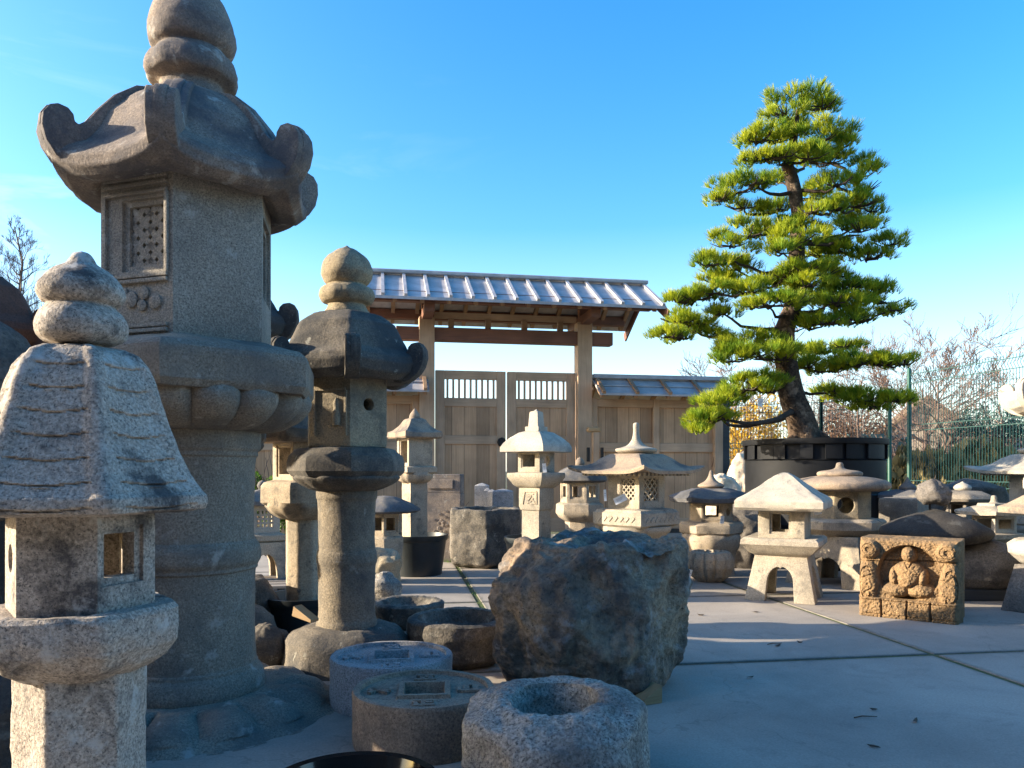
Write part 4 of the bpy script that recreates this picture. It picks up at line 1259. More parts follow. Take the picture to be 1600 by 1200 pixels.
# ---- legged snow viewing lanterns
def arch_legs(P, hw_t, hw_b, vt, theta, mat, th, aw, vh, name='leg_base'):
    rot = rad(theta) - P.va
    Rt, Rb = P.R(hw_t), P.R(hw_b)
    z1 = P.Z(vt, Rt)
    A, Hh = P.R(aw), P.Z(vh, Rb)
    m = MB()
    up = Vector((0, 0, 1))
    arch = []
    for i in range(9):
        t = i / 8
        ang = t * math.pi / 2
        arch.append((A * math.cos(ang) ** .8, Hh * (.55 + .45 * math.sin(ang)) if i else Hh * .0))
    arch = [(A * 1.12, 0.0), (A, Hh * .55)] + [(A * math.cos(t * math.pi / 2 / 6), Hh * (.55 + .45 * math.sin(t * math.pi / 2 / 6))) for t in range(1, 6)] + [(A * .12, Hh * .985), (0, Hh * .93)]
    def outline(inset):
        wt, wb = Rt - inset, Rb - inset
        right = arch
        L = [(-a, b) for a, b in arch]
        return [(wb, 0), (wt, z1)] , right, L, wt, wb
    for k in range(4):
        n = pol(rot + math.pi / 2 * k)
        x = Vector((-n.y, n.x, 0))
        def T(px, pz, ins):
            dist = Rb + (Rt - Rb) * pz / z1 - ins
            return n * dist + x * px + up * pz
        for ins in (0, th):
            wt, wb = Rt - ins, Rb - ins
            Rr = [(wb, 0)] + [(wb + (wt - wb) * t, z1 * t) for t in (.5, 1)] + [(0, z1)] + [(a, b) for a, b in arch][::-1]
            pts = [T(a, b, ins) for a, b in Rr]
            m.add(pts, [list(range(len(pts))) if not ins else list(range(len(pts)))[::-1]])
            Ll = [(-a, b) for a, b in Rr]
            pts = [T(a, b, ins) for a, b in Ll]
            m.add(pts, [list(range(len(pts)))[::-1] if not ins else list(range(len(pts)))])
        full = arch + [(-a, b) for a, b in arch[::-1][1:]]
        for (a, b), (c, d) in zip(full, full[1:]):
            m.add([T(a, b, 0), T(c, d, 0), T(c, d, th), T(a, b, th)], [[0, 1, 2, 3]])
        for sg in (1, -1):
            m.add([T(sg * arch[0][0], 0, 0), T(sg * Rb, 0, 0), T(sg * (Rb - th), 0, th), T(sg * arch[0][0], 0, th)], [[0, 1, 2, 3]])
    m.box(-Rt * .98, Rt * .98, -Rt * .98, Rt * .98, z1 - .05, z1 - .002, Matrix.Rotation(rot, 4, 'Z'))
    return m.build(name, mat, P.e, smooth=30, bevel=.008, seg=2)

P = Piece('stone_lantern', 'white stone lantern with pyramid roof on arched legs, standing out on the sunlit slabs', 'stone lantern', 1226, 7.25)
fr = -9
th = rad(fr - 45) - P.va
P.loft('roof', 4, [(0, 738), (8, 739), (20, 744), (41, 756), (67, 771), (86, 780), (91, 785), (91, 795), (86, 799), (48, 799)], M['white'], rot=th, m=12, jit=(.006, 8))
P.fire('firebox', 4, 48, 797, 847, M['cream'], th, {0: ('rect', .3, .66, .3, .86, .02), 3: ('circ', .5, .5, .2), 2: ('rect', .3, .66, .3, .86, .02)}, .05)
P.loft('platform', 4, [(47, 842), (74, 843), (80, 847), (81, 854), (66, 866), (55, 870), (36, 871)], M['cream'], rot=th, m=8)
arch_legs(P, 38, 51, 868, fr, M['cream'], .09, 19, 886)

P = Piece('stone_lantern', 'brown stone lantern with round mushroom roof on legs, before the black planter', 'stone lantern', 1312, 8.2)
fr = -24
P.loft('finial', 40, [(0, 722), (5, 723), (6, 731), (12, 734), (30, 736), (34, 739), (33, 744), (24, 746)], M['brown_roof'], m=1, rd=1, jit=(.002, 9))
P.loft('roof', 56, [(22, 743), (48, 746), (66, 751), (73, 757), (72, 765), (62, 768), (40, 767)], M['brown_roof'], m=1, rd=1, jit=(.005, 8))
th = rad(-10) - P.va
P.fire('firebox', 8, 45, 765, 814, M['mossy_body'], th, {0: ('circ', .5, .5, .36), 2: ('circ', .5, .5, .36), 4: ('circ', .5, .5, .36), 6: ('circ', .5, .5, .36)}, .05)
P.loft('platform', 6, [(46, 811), (64, 813), (69, 817), (68, 829), (56, 838), (40, 842)], M['sandy'], rot=rad(-20) - P.va, m=8)
arch_legs(P, 48, 60, 838, fr, M['sandy'], .11, 26, 872)

P = Piece('stone_lantern', 'legged stone lantern with pale platform and dark legs, cut off by the right edge', 'stone lantern', 1664, 6.5)
fr = -22
th = rad(fr - 45) - P.va
P.loft('roof', 6, [(0, 742), (40, 765), (82, 790), (96, 796), (95, 806), (50, 808)], M['brown_roof'], rot=th, m=8)
P.fire('firebox', 6, 45, 806, 850, M['white'], th, {0: ('rect', .3, .7, .2, .8, .02)}, .05)
P.loft('platform', 6, [(50, 846), (74, 850), (84, 858), (82, 872), (66, 886), (52, 890), (30, 891)], M['white'], rot=th, m=8, rd=.3, jit=(.008, 7))
arch_legs(P, 50, 64, 888, fr, M['greystone'], .11, 26, 906)

P = Piece('stone_lantern', 'small legged lantern with checkered window, left of the potted sandy lantern', 'stone lantern', 410, 7.7)
th = rad(-36) - P.va
P.loft('finial', 24, [(0, 750), (6, 753), (8, 760), (5, 765), (10, 772)], M['slate_roof'], m=1, rd=1)
P.loft('roof', 4, [(8, 765), (20, 768), (34, 776), (46, 782, 2), (50, 784, 3), (50, 790, 3), (44, 791), (28, 791)], M['slate_roof'], rot=th, m=10, mod=lambda ph, s, z, r: 0, jit=(.004, 9))
h = ('rect', .25, .75, .25, .8, .012)
fo, R, z0, z1 = P.fire('firebox', 4, 32, 789, 836, M['white'], th, {0: h, 2: h, 3: h}, .045)
m = MB(); lattice(m, 4, R, z0, z1, th, 0, h, .025, .02, 4, 'grid')
m.build('lattice', M['white'], fo, smooth=0)
P.loft('platform', 4, [(34, 834), (44, 838), (44, 846), (34, 851)], M['sandy'], rot=th, m=6)
arch_legs(P, 34, 42, 848, -81, M['sandy'], .09, 16, 866)

# ---- lanterns crowded at the right
P = Piece('stone_lantern', 'stone lantern with blue grey tiled roof behind the black lens shaped stone', 'stone lantern', 1418, 9.3)
th = rad(15) - P.va
P.loft('finial', 24, [(0, 744), (2, 747), (5, 754), (13, 761), (12, 765), (8, 767)], M['slate_roof'], m=1, rd=1)
P.loft('roof', 4, [(8, 764), (24, 766), (40, 771, 1), (52, 775, 3, .04), (53, 780, 3, .03), (40, 780)], M['slate_roof'], rot=th, m=10)
P.fire('firebox', 4, 34, 779, 815, M['slate_roof'], th, {3: wh, 0: wh}, .05)
P.loft('platform', 4, [(36, 813), (48, 816), (48, 824), (30, 830)], M['sandy'], rot=th, m=6)
P.loft('shaft', 4, [(28, 826), (30, None)], M['sandy'], rot=th, m=6)

P = Piece('stone_lantern', 'wide grey lantern with white onion finial behind the right stones', 'stone lantern', 1504, 9.0)
th = rad(10) - P.va
P.loft('finial', 32, [(0, 752), (3, 754), (10, 758), (13, 762), (11, 766), (6, 768)], M['white'], m=1, rd=1)
P.loft('roof', 6, [(10, 766), (28, 768), (42, 774), (47, 780), (44, 784), (28, 785)], M['tuff'], rot=th, m=8)
P.fire('firebox', 6, 28, 783, 812, M['tuff'], th, {5: wh, 0: wh}, .05)
P.loft('platform', 6, [(30, 810), (42, 813), (41, 822), (28, 828)], M['tuff'], rot=th, m=6)
P.loft('shaft', 6, [(26, 826), (27, None)], M['tuff'], rot=th, m=6)

P = Piece('stone_lantern', 'cream lantern with low stepped square roof near the right edge, below the larger one', 'stone lantern', 1553, 7.9)
th = rad(3) - P.va
P.loft('finial', 24, [(0, 774), (4, 775), (4.5, 783), (7, 786), (16, 787), (16, 790)], M['cream'], m=1, rd=1)
P.loft('roof', 4, [(10, 786), (22, 787), (24, 791), (40, 795), (52, 800, 1), (55, 802, 2), (54, 807, 2), (34, 807)], M['cream'], rot=th, m=8)
P.fire('firebox', 4, 30, 806, 836, M['white'], th, {3: ('rect', .2, .8, .3, .8, .015), 0: ('rect', .2, .8, .3, .8, .015)}, .04)
P.loft('platform', 4, [(32, 833), (42, 836), (42, 843), (28, 848)], M['sandy'], rot=th, m=6)
P.loft('shaft', 4, [(26, 846), (28, None)], M['sandy'], rot=th, m=6)

sl = sweep_lantern('x', 1590, 9.5, M['white'], M['white'], 8)
retarget(sl, 'large white lantern with dentilled sweeping roof and lattice window at the right edge', (1628 - CU) / F * 9.6, 9.6, 1.0, 0)
P = Piece('stone_lantern', 'rough wild stone lantern with black lens shaped roof and small boulder on top', 'stone lantern', 1462, 7.4)
P.loft('roof', 40, [(0, 798), (20, 801), (50, 812), (74, 828), (80, 838), (74, 848), (40, 854), (0, 855)], M['darkstone'], m=1, rd=1, jit=(.022, 4))
P.loft('shaft', 20, [(34, 850), (36, 880), (42, None)], M['darkstone'], m=1, rd=1, jit=(.03, 5))
P = Piece('boulder', 'small brown boulder lying on top of the black lens shaped stone', 'boulder', 1459, 7.35)
z = P.Z(792)
m = MB(); ngon_loft(m, 40, [(a * .155, .99 + b, 0, 0) for a, b in ((0, -.11), (.6, -.105), (.95, -.06), (1, 0), (.85, .06), (.5, .1), (0, .115))], m=1, rd=1, step=.02)
m.build('stone', M['greystone'], P.e, smooth=50, jit=(.03, 8))

P = Piece('stone_lantern', 'dark rough stone lantern with round roof at the left edge, before the reddish one', 'stone lantern', -46, 3.3)
P.loft('roof', 40, [(0, 486), (40, 490), (75, 510), (98, 545), (108, 590), (104, 625), (70, 640), (50, 640)], M['greystone'], m=1, rd=1, jit=(.016, 5))
P.fire('firebox', 6, 62, 638, 760, M['greystone'], 0.2, {0: ('rect', .3, .7, .25, .75, .02)}, .06)
P.loft('platform', 6, [(60, 756), (84, 765), (86, 800), (60, 815)], M['greystone'], m=8, jit=(.008, 7))
P.loft('shaft', 6, [(62, 812), (64, 960), (70, None)], M['darkstone'], m=8, jit=(.012, 7))

# ================================================================== ROCKS, BASINS, BLOCKS
random.seed(23)
def ridged(q, oct=5):
    s, a = 0.0, 1.0
    for i in range(oct):
        s += a * (1 - 2 * abs(noise.noise(q)))
        q = q * 2.07 + Vector((1.3, 7.1, 3.7))
        a *= .5
    return s

def boulder(name, label, cat, u, d, rows, sx, sy, mat, amp, sc, seed, facets=0, n=96, step=.014, fine=.006, lean=(0, 0), rz=0.0, smooth=50, group=None, top_tilt=0.0, vstretch=1.0, zspread=.45):
    """rows (radius, height) in metres swept round, squeezed to plan sx by sy, chopped by random planes and roughened"""
    rng = random.Random(seed)
    P = Piece(name, label, cat, u, d, group=group, rz=rz)
    m = MB()
    ngon_loft(m, n, [(a, b, 0, 0) for a, b in rows], m=1, rd=1, chip=1, step=step)
    zc = sum(b for a, b in rows) / len(rows)
    R = max(a for a, b in rows)
    planes = []
    for i in range(facets):
        nn = Vector((rng.gauss(0, 1), rng.gauss(0, 1), rng.gauss(0, zspread))).normalized()
        planes.append((nn, R * rng.uniform(.72, .95)))
    off = Vector((rng.uniform(0, 40), rng.uniform(0, 40), rng.uniform(0, 40)))
    out = []
    zmax = max(b for a, b in rows)
    for v in m.v:
        p = Vector(v)
        c = Vector((p.x, p.y, p.z - zc))
        for nn, h in planes:
            e = c.dot(nn) - h
            if e > 0: c -= nn * e * .93
        p = Vector((c.x, c.y, c.z + zc))
        out.append(Vector((p.x * sx + lean[0] * p.z, p.y * sy + lean[1] * p.z, p.z + top_tilt * p.x * (p.z / zmax) ** 2)))
    me_o = link_mesh('stone', out, m.f, mat, P.e, smooth=smooth)
    me = me_o.data
    bm = bmesh.new(); bm.from_mesh(me); bm.normal_update()
    for v in bm.verts:
        q = Vector((v.co.x, v.co.y, v.co.z * vstretch)) * sc + off
        dsp = amp * (ridged(q, 5) - .9) + fine * noise.noise(v.co * sc * 9) + fine * noise.noise(v.co * sc * 22) * .6
        v.co += v.normal * dsp
    for v in bm.verts:
        if v.co.z < 0: v.co.z = 0
    bm.to_mesh(me); bm.free()
    me.set_sharp_from_angle(angle=rad(smooth))
    return P

ROCK = boulder('rugged_rock', 'huge rugged dark rock with flat hollowed top and sunlit ridges, centre foreground', 'rock', 921, 4.36,
        [(0, .0), (.34, .0), (.44, .05), (.54, .20), (.60, .42), (.61, .56), (.585, .70), (.545, .78), (.48, .80), (.34, .77), (0, .75)], 1.0, .84, M['rock'], .06, 2.4, 5, 26, 220, .010, .007, (.03, 0), vstretch=.6, smooth=50, zspread=.26)
boulder('wedge_block', 'x', 'x', 0, 5, [(0, 0), (.01, .01), (0, .02)], 1, 1, M['wedge'], 0, 1, 1).e
for o in [x for x in bpy.data.objects if x.name.startswith('wedge_block')]:
    for c in list(o.children): bpy.data.objects.remove(c, do_unlink=True)
    bpy.data.objects.remove(o, do_unlink=True)

def wedge(label, loc, L, W, H, rz, ry=0.0):
    m = MB()
    m.add([(-L / 2, -W / 2, 0), (L / 2, -W / 2, 0), (L / 2, W / 2, 0), (-L / 2, W / 2, 0), (-L / 2, -W / 2, H), (-L / 2, W / 2, H), (L / 2, -W / 2, H * .3), (L / 2, W / 2, H * .3)],
          [[3, 2, 1, 0], [0, 4, 5, 3], [1, 2, 7, 6], [4, 6, 7, 5], [0, 1, 6, 4], [3, 5, 7, 2]])
    o = m.build('wooden_wedge', M['wedge'], None, smooth=0, bevel=.003, loc=loc)
    o.rotation_euler = (0, ry, rz)
    return tag(o, label, 'wedge')
p = world_at(1016, 1105, 3.98)
wedge('raw wooden wedge under the right side of the huge rock', (p.x - .01, 3.98, 0), .11, .09, .09, rad(205))
wedge('yellow wooden wedge lying on the base stone of the dark mossy lantern', ((488 - CU) / F * 4.62, 4.46, .34), .14, .07, .06, rad(-25), rad(12))

boulder('stone_basin', 'rounded rough granite boulder basin with a deep hollow, nearest at the bottom centre', 'stone basin', 866, 2.92,
        [(0, 0), (.26, .0), (.33, .06), (.355, .15), (.345, .24), (.31, .30), (.25, .335), (.19, .355), (.155, .35), (.14, .31), (.125, .22), (0, .20)], 1.1, 1.0, M['rough_granite'], .018, 3.2, 5, 5, 128, .012, .005, (0, 0), 0, 50, None, .06).e.rotation_euler = (rad(8), 0, 0)
boulder('stone_basin', 'round shallow dark stone bowl left of the huge rock', 'stone basin', 717, 4.85,
        [(0, 0), (.25, 0), (.30, .05), (.325, .2), (.325, .265), (.30, .28), (.265, .275), (.24, .2), (.15, .12), (0, .1)], 1.0, 1.0, M['basin'], .008, 3, 6, 0, 96, .015, .006)
boulder('stone_basin', 'shallow stone bowl with sunlit inner rim, behind the other dark bowl', 'stone basin', 638, 5.95,
        [(0, 0), (.2, 0), (.25, .05), (.275, .14), (.275, .175), (.25, .19), (.215, .185), (.18, .13), (0, .1)], 1.0, 1.0, M['basin'], .008, 3, 9, 0, 96, .015, .006)
boulder('stone_basin', 'small melon shaped fluted stone basin before the low dark roofed lantern', 'stone basin', 1109, 8.35,
        [(0, 0), (.14, 0), (.21, .06), (.255, .16), (.25, .25), (.215, .315), (.17, .325), (.145, .29), (.1, .22), (0, .2)], 1, 1, M['sandy'], .006, 3, 4, 0, 96, .015, .003)
ob = [x for x in bpy.data.objects if x.type == 'EMPTY' and 'melon' in x.get('label', '')][0].children[0]
for v in ob.data.vertices:
    a = math.atan2(v.co.y, v.co.x); r = math.hypot(v.co.x, v.co.y)
    if v.co.z > .01 and r > .16:
        k = 1 - .14 * (1 - abs(math.sin(a * 6))) ** 3
        v.co.x *= k; v.co.y *= k
P = Piece('stone_basin', 'hexagonal dark weathered stone basin in front of the gate, beside the slim lantern', 'stone basin', 758, 9.75)
P.loft('stone', 6, [(0, None), (50, None), (60, 882), (63, 862), (62, 802), (60, 797), (54, 796), (50, 797), (47, 806), (36, 826), (0, 832)], M['basin'], rot=rad(2) - P.va, m=14, jit=(.016, 7), step=.03)

# coin shaped basins with carved characters
def coin(label, u, d, R, h, mat, rz):
    P = Piece('coin_basin', label, 'stone basin', u, d, rz=rz)
    m = MB()
    n = 64
    def circ(r, z): return [Vector((r * math.cos(rad(225) + 2 * math.pi * i / n), r * math.sin(rad(225) + 2 * math.pi * i / n), z)) for i in range(n)]
    def sq(s, z): return [Vector((a, b, z)) for a, b in loop_rect(-s, s, -s, s, n // 4)]
    rings = [circ(R * .985, 0), circ(R, .02)] + [circ(R, h * k / 10) for k in range(1, 10)] + [circ(R, h - .012), circ(R * .985, h), circ(R * .90, h), circ(R * .885, h - .018), circ(R * .6, h - .018), sq(R * .37, h - .018), sq(R * .36, h - .002), sq(R * .29, h - .002), sq(R * .28, h - .02), sq(R * .27, h - .12)]
    m.loft(rings)
    s = m.build('stone', mat, P.e, smooth=35, jit=(.003, 18))
    # four carved signs round the square mouth
    g = {0: [((-.5, .5), (.5, .5)), ((-.3, .1), (.35, .1)), ((-.05, .5), (-.2, -.5)), ((.3, .1), (.25, -.5)), ((-.6, -.5), (.6, -.5))],
         1: [((-.5, .5), (-.5, -.5)), ((-.3, .45), (.55, .45)), ((-.3, .15), (.5, .15)), ((-.3, -.15), (.5, -.15)), ((-.4, -.48), (.6, -.48)), ((.1, .6), (.1, -.48))],
         2: [((-.5, .45), (.5, .45)), ((0, .45), (0, -.3)), ((0, .05), (.45, .05)), ((-.45, .2), (-.3, -.4)), ((-.5, -.5), (.6, -.45))],
         3: [((-.2, .6), (-.5, .2)), ((-.4, .35), (.5, .35)), ((-.6, 0), (.6, 0)), ((0, .35), (-.5, -.5)), ((.05, -.05), (.5, -.5))]}
    for k in range(4):
        a = math.pi / 2 * k
        c, sn = math.cos(a), math.sin(a)
        t = MB()
        o = Vector((0, R * .63, 0)); o = Vector((o.x * c + o.y * sn, -o.x * sn + o.y * c, 0))
        S_ = R * .22
        for A_, B_ in g[k]:
            pa, pb = Vector((A_[0] * S_ * 1.25, A_[1] * S_, h - .012)) + o, Vector((B_[0] * S_ * 1.25, B_[1] * S_, h - .012)) + o
            t.bar(pa, pb, R * .06, .014)
        t.build('carved_character', mat, P.e, smooth=0, bevel=.002)
    return P
coin('bluish grey coin shaped stone basin with square mouth, behind the brown one', 612, 4.0, .315, .245, M['bluegranite'], rad(8))
coin('brown coin shaped stone basin with square mouth and carved signs, before the bluish one', 663, 3.42, .315, .235, M['browngranite'], rad(5))

P = Piece('glazed_bowl', 'dark glazed pot rim just showing at the bottom edge', 'pot', 550, 2.48)
m = MB(); ngon_loft(m, 64, [(a, b, 0, 0) for a, b in ((0, 0), (.2, 0), (.26, .08), (.275, .155), (.29, .175), (.285, .19), (.262, .185), (.245, .13), (.18, .04), (0, .03))], m=1, rd=1, chip=1, step=.03)
m.build('bowl', M['glaze'], P.e, smooth=60)

# low relief block
def relief_block():
    P = Piece('carved_block', 'golden sandstone block carved with a seated figure, on the slabs at the right', 'carved stone', 1424, 6.35, rz=0)
    a = rad(-36)
    W, H, D = .72, .64, .44
    NX, NZ = 230, 205
    def sm(q, e): return max(0.0, min(1.0, (1 - q) / e))
    def dome(q, p=.45):
        return 0.0 if q >= 1 else (1 - q * q) ** p
    def hgt(x, z):
        n0 = Vector((x * 9, z * 9, 3.3))
        wob = .010 * noise.noise(n0)
        xx, zz = x + wob, z + .010 * noise.noise(n0 + Vector((5, 5, 5)))
        def el(cx, cz, rx, rz): return math.hypot((xx - cx) / rx, (zz - cz) / rz)
        h = -.045
        q = el(0, .37, .232, .225)
        if q < 1: h = -.045 - .095 * min(1, (1 - q) / .06)
        def up(q, top, p=.4):
            nonlocal h
            if q < 1: h = max(h, -.14 + (top + .14) * (1 - q * q) ** p)
        up(el(0, .515, .058, .075), -.015, .45)            # head
        up(el(0, .44, .038, .05), -.055, .4)               # neck
        up(el(0, .375, .118, .085), -.018, .35)            # shoulders
        up(el(0, .32, .10, .10), -.004, .4)                # chest and hands
        up(el(-.105, .32, .04, .09), -.02, .4)
        up(el(.105, .32, .04, .09), -.02, .4)
        up(el(-.09, .225, .115, .062), .004, .4)           # crossed legs
        up(el(.09, .225, .115, .062), .004, .4)
        up(el(0, .275, .05, .032), .012, .5)               # folded hands
        if z > .40 and z < .455 and abs(xx) < .03 and abs(abs(xx) - (z - .40) * .5) < .006: h -= .012
        for cx in (-.285, .285):
            q = el(cx, .55, .085, .08)
            if q < 1: h = max(h, -.045 + .055 * (1 - q ** 6))
            if q < .28: h -= .012
            if .55 < q < .62: h -= .006
        for sg in (-1, 1):
            q = math.hypot((xx * sg - .30) / .085, (zz - .275) / .20)
            if q < 1 and z > .15: h = max(h, -.045 + .045 * (1 - q ** 5))
            if abs(q - .62) < .07 and xx * sg > .27: h -= .014
            if q < .6 and abs(math.sin((zz * 26 + xx * sg * 14))) < .2: h -= .006
        if z < .155:
            h = .012
            for gx in (-.19, .0, .17):
                if abs(xx - gx) < .011: h -= .032 * (1 - abs(xx - gx) / .011)
            if abs(z - .022) < .008 or abs(z - .138) < .005: h -= .012
        if abs(z - (.462 + .04 * x)) < .005 and abs(x) > .05: h -= .016
        e = min(W / 2 - abs(x), H - z, z + .02)
        if e < .03: h -= .035 * (1 - e / .03) ** 2
        h += .004 * noise.noise(n0 * 2.6) + .006 * noise.noise(n0 * 6.5) + .004 * noise.noise(n0 * 14)
        return h
    m = MB()
    def place(x, y, z): return Matrix.Rotation(a, 3, 'Z') @ Vector((x, y, z))
    vs = []
    for j in range(NZ + 1):
        for i in range(NX + 1):
            x, z = -W / 2 + W * i / NX, H * j / NZ
            vs.append(place(x, -D / 2 - hgt(x, z), z))
    fs = []
    w = NX + 1
    for j in range(NZ):
        for i in range(NX):
            fs.append([j * w + i, j * w + i + 1, (j + 1) * w + i + 1, (j + 1) * w + i])
    m.add(vs, fs)
    # sides and back, roughly hewn
    def patch(f, nu, nv):
        v2 = []
        for j in range(nv + 1):
            for i in range(nu + 1): v2.append(place(*f(i / nu, j / nv)))
        m.add(v2, [[j * (nu + 1) + i, j * (nu + 1) + i + 1, (j + 1) * (nu + 1) + i + 1, (j + 1) * (nu + 1) + i] for j in range(nv) for i in range(nu)])
    yf = lambda x, z: -D / 2 - hgt(x, z)
    def bump(x, y, z): return .02 * noise.noise(Vector((x, y, z)) * 6 + Vector((9, 9, 9))) + .008 * noise.noise(Vector((x, y, z)) * 18)
    for sx in (-1, 1):
        patch(lambda s, t, sx=sx: (sx * W / 2 + sx * (bump(.3 * sx, s, t) + .012) * math.sin(math.pi * min(1, s * 1.6 + .0)) * (1 if 0 < t < 1 else 0), yf(sx * W / 2, H * t) * (1 - s) + (D / 2) * s, H * t), 30, NZ)
    patch(lambda s, t: (-W / 2 + W * s, D / 2, H * t), NX, 10)
    patch(lambda s, t: (-W / 2 + W * s, yf(-W / 2 + W * s, H) * (1 - t) + D / 2 * t, H + bump(s, t, 1) * math.sin(math.pi * t) * math.sin(math.pi * s)), NX, 26)
    patch(lambda s, t: (-W / 2 + W * s, yf(-W / 2 + W * s, 0) * (1 - t) + D / 2 * t, 0), NX, 2)
    m.build('stone', M['buddha'], P.e, smooth=60, bevel=0)
    return P
relief_block()

# carved slab, granite posts and other blocks near the gate
P = Piece('carved_slab', 'upright dark carved stone slab with stepped top behind the slim lantern', 'stone slab', 694, 10.2)
m = MB()
Rr = Matrix.Rotation(rad(-8), 4, 'Z')
m.box(-.25, .25, -.12, .12, 0, .90, Rr)
m.build('stone', M['tuff_roof'], P.e, smooth=0, bevel=.012, jit=(.002, 9))
m = MB()
m.box(-.245, .245, -.115, .12, .902, 1.15, Rr)
m.box(-.20, .15, -.135, -.116, .96, 1.08, Rr)
m.build('cap', M['tuff_roof'], P.e, smooth=0, bevel=.012)
m = MB()
for i in range(16):
    t = i * .9
    r = .02 + .008 * i
    o = Rr @ Vector((.0 + r * math.cos(t) * .9, -.122, .48 + r * math.sin(t) * 1.6))
    m.tube([o, o + Vector((0, -.007, 0))], [.028 - .001 * i, .018], 10)
m.build('relief', M['tuff_roof'], P.e, smooth=40)

for (u, d, w, v, lab) in ((753, 10.95, 12, 757, 'leftmost and tallest granite post of four behind the hexagonal basin'), (762, 10.75, 7, 765, 'thin granite post second from left behind the hexagonal basin'),
                          (769, 10.55, 8, 767, 'thin granite post third from left behind the hexagonal basin'), (786, 10.4, 17, 766, 'widest granite post, rightmost of four behind the hexagonal basin')):
    P = Piece('granite_post', lab, 'stone post', u, d, group='granite posts behind the hexagonal basin')
    P.loft('stone', 4, [(0, v - 2.5), (w * .9, v), (w * 1.3, v + 2), (w * 1.32, v + 10), (w * 1.32, None)], M['bluegranite'], rot=rad(-48) - P.va, m=4, jit=(.002, 9))

def pile(u, d, r, v0, v1, lab, mat, n=4, yaw=0):
    P = Piece('plinth_stone', 'rough grey block under ' + lab, 'stone block', u, d)
    P.loft('stone', 5, [(0, v1), (r * .55, v1), (r * .6, v1 + 4), (r * .65, None)], M['tuff'], m=6, jit=(.012, 7))
    Q = Piece('loose_roof', lab, 'lantern roof', u, d)
    Q.loft('stone', n, [(0, v0), (r * .2, v0 + .5), (r * .55, v0 + (v1 - v0) * .35, 0), (r * .9, v0 + (v1 - v0) * .7, 1), (r, v0 + (v1 - v0) * .8, 2), (r, v1, 1), (r * .5, v1 + 1), (0, v1 + 1)], mat, rot=rad(yaw) - Q.va, m=8, jit=(.006, 8))
pile(902, 7.3, 46, 843, 874, 'a loose pale lantern roof just behind the huge rock, left', M['cream'], 6, 10)
pile(952, 7.1, 36, 852, 873, 'a loose pale lantern roof under the sweeping roof lantern', M['cream'], 4, 15)

boulder('boulder', 'smooth grey boulder lying behind the carved golden block', 'boulder', 1530, 7.3,
        [(0, 0.08), (.3, .09), (.42, .2), (.44, .32), (.36, .45), (.2, .52), (0, .54)], .98, .7, M['greystone'], .02, 2, 31, 5, 72, .03, .005)
P = Piece('timber_sleeper', 'dark tarred timber block under the grey boulder at the right', 'timber', 1522, 7.25)
m = MB(); m.box(-.32, .32, -.2, .2, 0, .10)
m.build('beam', M['tar_wood'], P.e, smooth=0, bevel=.01)
boulder('boulder', 'dark boulder at the foot of the right fence', 'boulder', 1512, 10.6,
        [(0, 0), (.5, .0), (.62, .3), (.6, .6), (.45, .95), (0, 1.06)], 1.1, .7, M['greystone'], .05, 1.6, 33, 7, 64, .05, .006)
P = Piece('stone_pillar', 'square grey stone pillar with one sunlit edge, right of the black planter', 'stone pillar', 1412, 8.6)
P.loft('stone', 4, [(0, 779), (38, 779), (40, 781), (40, 830), (40, None)], M['tuff'], rot=rad(-62) - P.va, m=8, jit=(.006, 8))
boulder('white_rock', 'tall white and rust streaked rock left of the black planter', 'rock', 1158, 12.6,
        [(0, 0), (.3, 0), (.36, .4), (.34, .9), (.26, 1.35), (.12, 1.55), (0, 1.6)], 1, .7, M['whiterock'], .05, 2.2, 41, 6, 64, .04, .006)
boulder('white_rock', 'low white rock at the foot of the tall streaked rock', 'rock', 1131, 11.8,
        [(0, 0), (.26, 0), (.3, .4), (.3, .8), (.2, 1.08), (0, 1.15)], 1, .8, M['whiterock'], .05, 2.6, 43, 6, 64, .04, .006)
boulder('boulder', 'grey boulder between the low dark roofed and the white legged lanterns', 'boulder', 1172, 9.6,
        [(0, 0), (.3, 0), (.4, .3), (.36, .6), (.2, .78), (0, .82)], 1.1, .8, M['greystone'], .04, 2, 45, 5, 64, .04, .006)
boulder('boulder', 'dark boulder at the far left, behind the shaft of the pale granite lantern', 'boulder', 14, 2.95,
        [(0, 0), (.28, 0), (.33, .15), (.3, .32), (.15, .42), (0, .44)], 1.0, .9, M['darkstone'], .03, 3, 47, 5, 64, .03, .006)
boulder('carved_rock', 'dark carved stone with curl beside the shaft of the tallest lantern', 'boulder', 392, 5.6,
        [(0, 0), (.16, 0), (.2, .12), (.2, .3), (.15, .40), (0, .43)], 1, 1, M['mossy'], .03, 4, 49, 4, 64, .02, .006)
boulder('boulder', 'low dark stone at the foot of the tallest lantern, left of the mossy base block', 'boulder', 412, 4.75,
        [(0, 0), (.14, 0), (.17, .08), (.15, .18), (.06, .24), (0, .25)], 1, .9, M['mossy'], .02, 4, 53, 4, 56, .02, .005)
boulder('boulder', 'pale mottled rock behind the shaft of the dark mossy lantern', 'boulder', 598, 6.5,
        [(0, 0), (.14, 0), (.17, .12), (.14, .26), (.05, .33), (0, .34)], 1, .8, M['rough_granite'], .02, 4, 55, 4, 56, .02, .005)
boulder('boulder', 'brown stump like stone right of the mossy lantern shaft, beside the black pot', 'boulder', 604, 7.6,
        [(0, 0), (.13, 0), (.13, .2), (.15, .32), (.16, .42), (0, .43)], 1, .9, M['mossy_body'], .02, 4, 57, 4, 56, .02, .005)

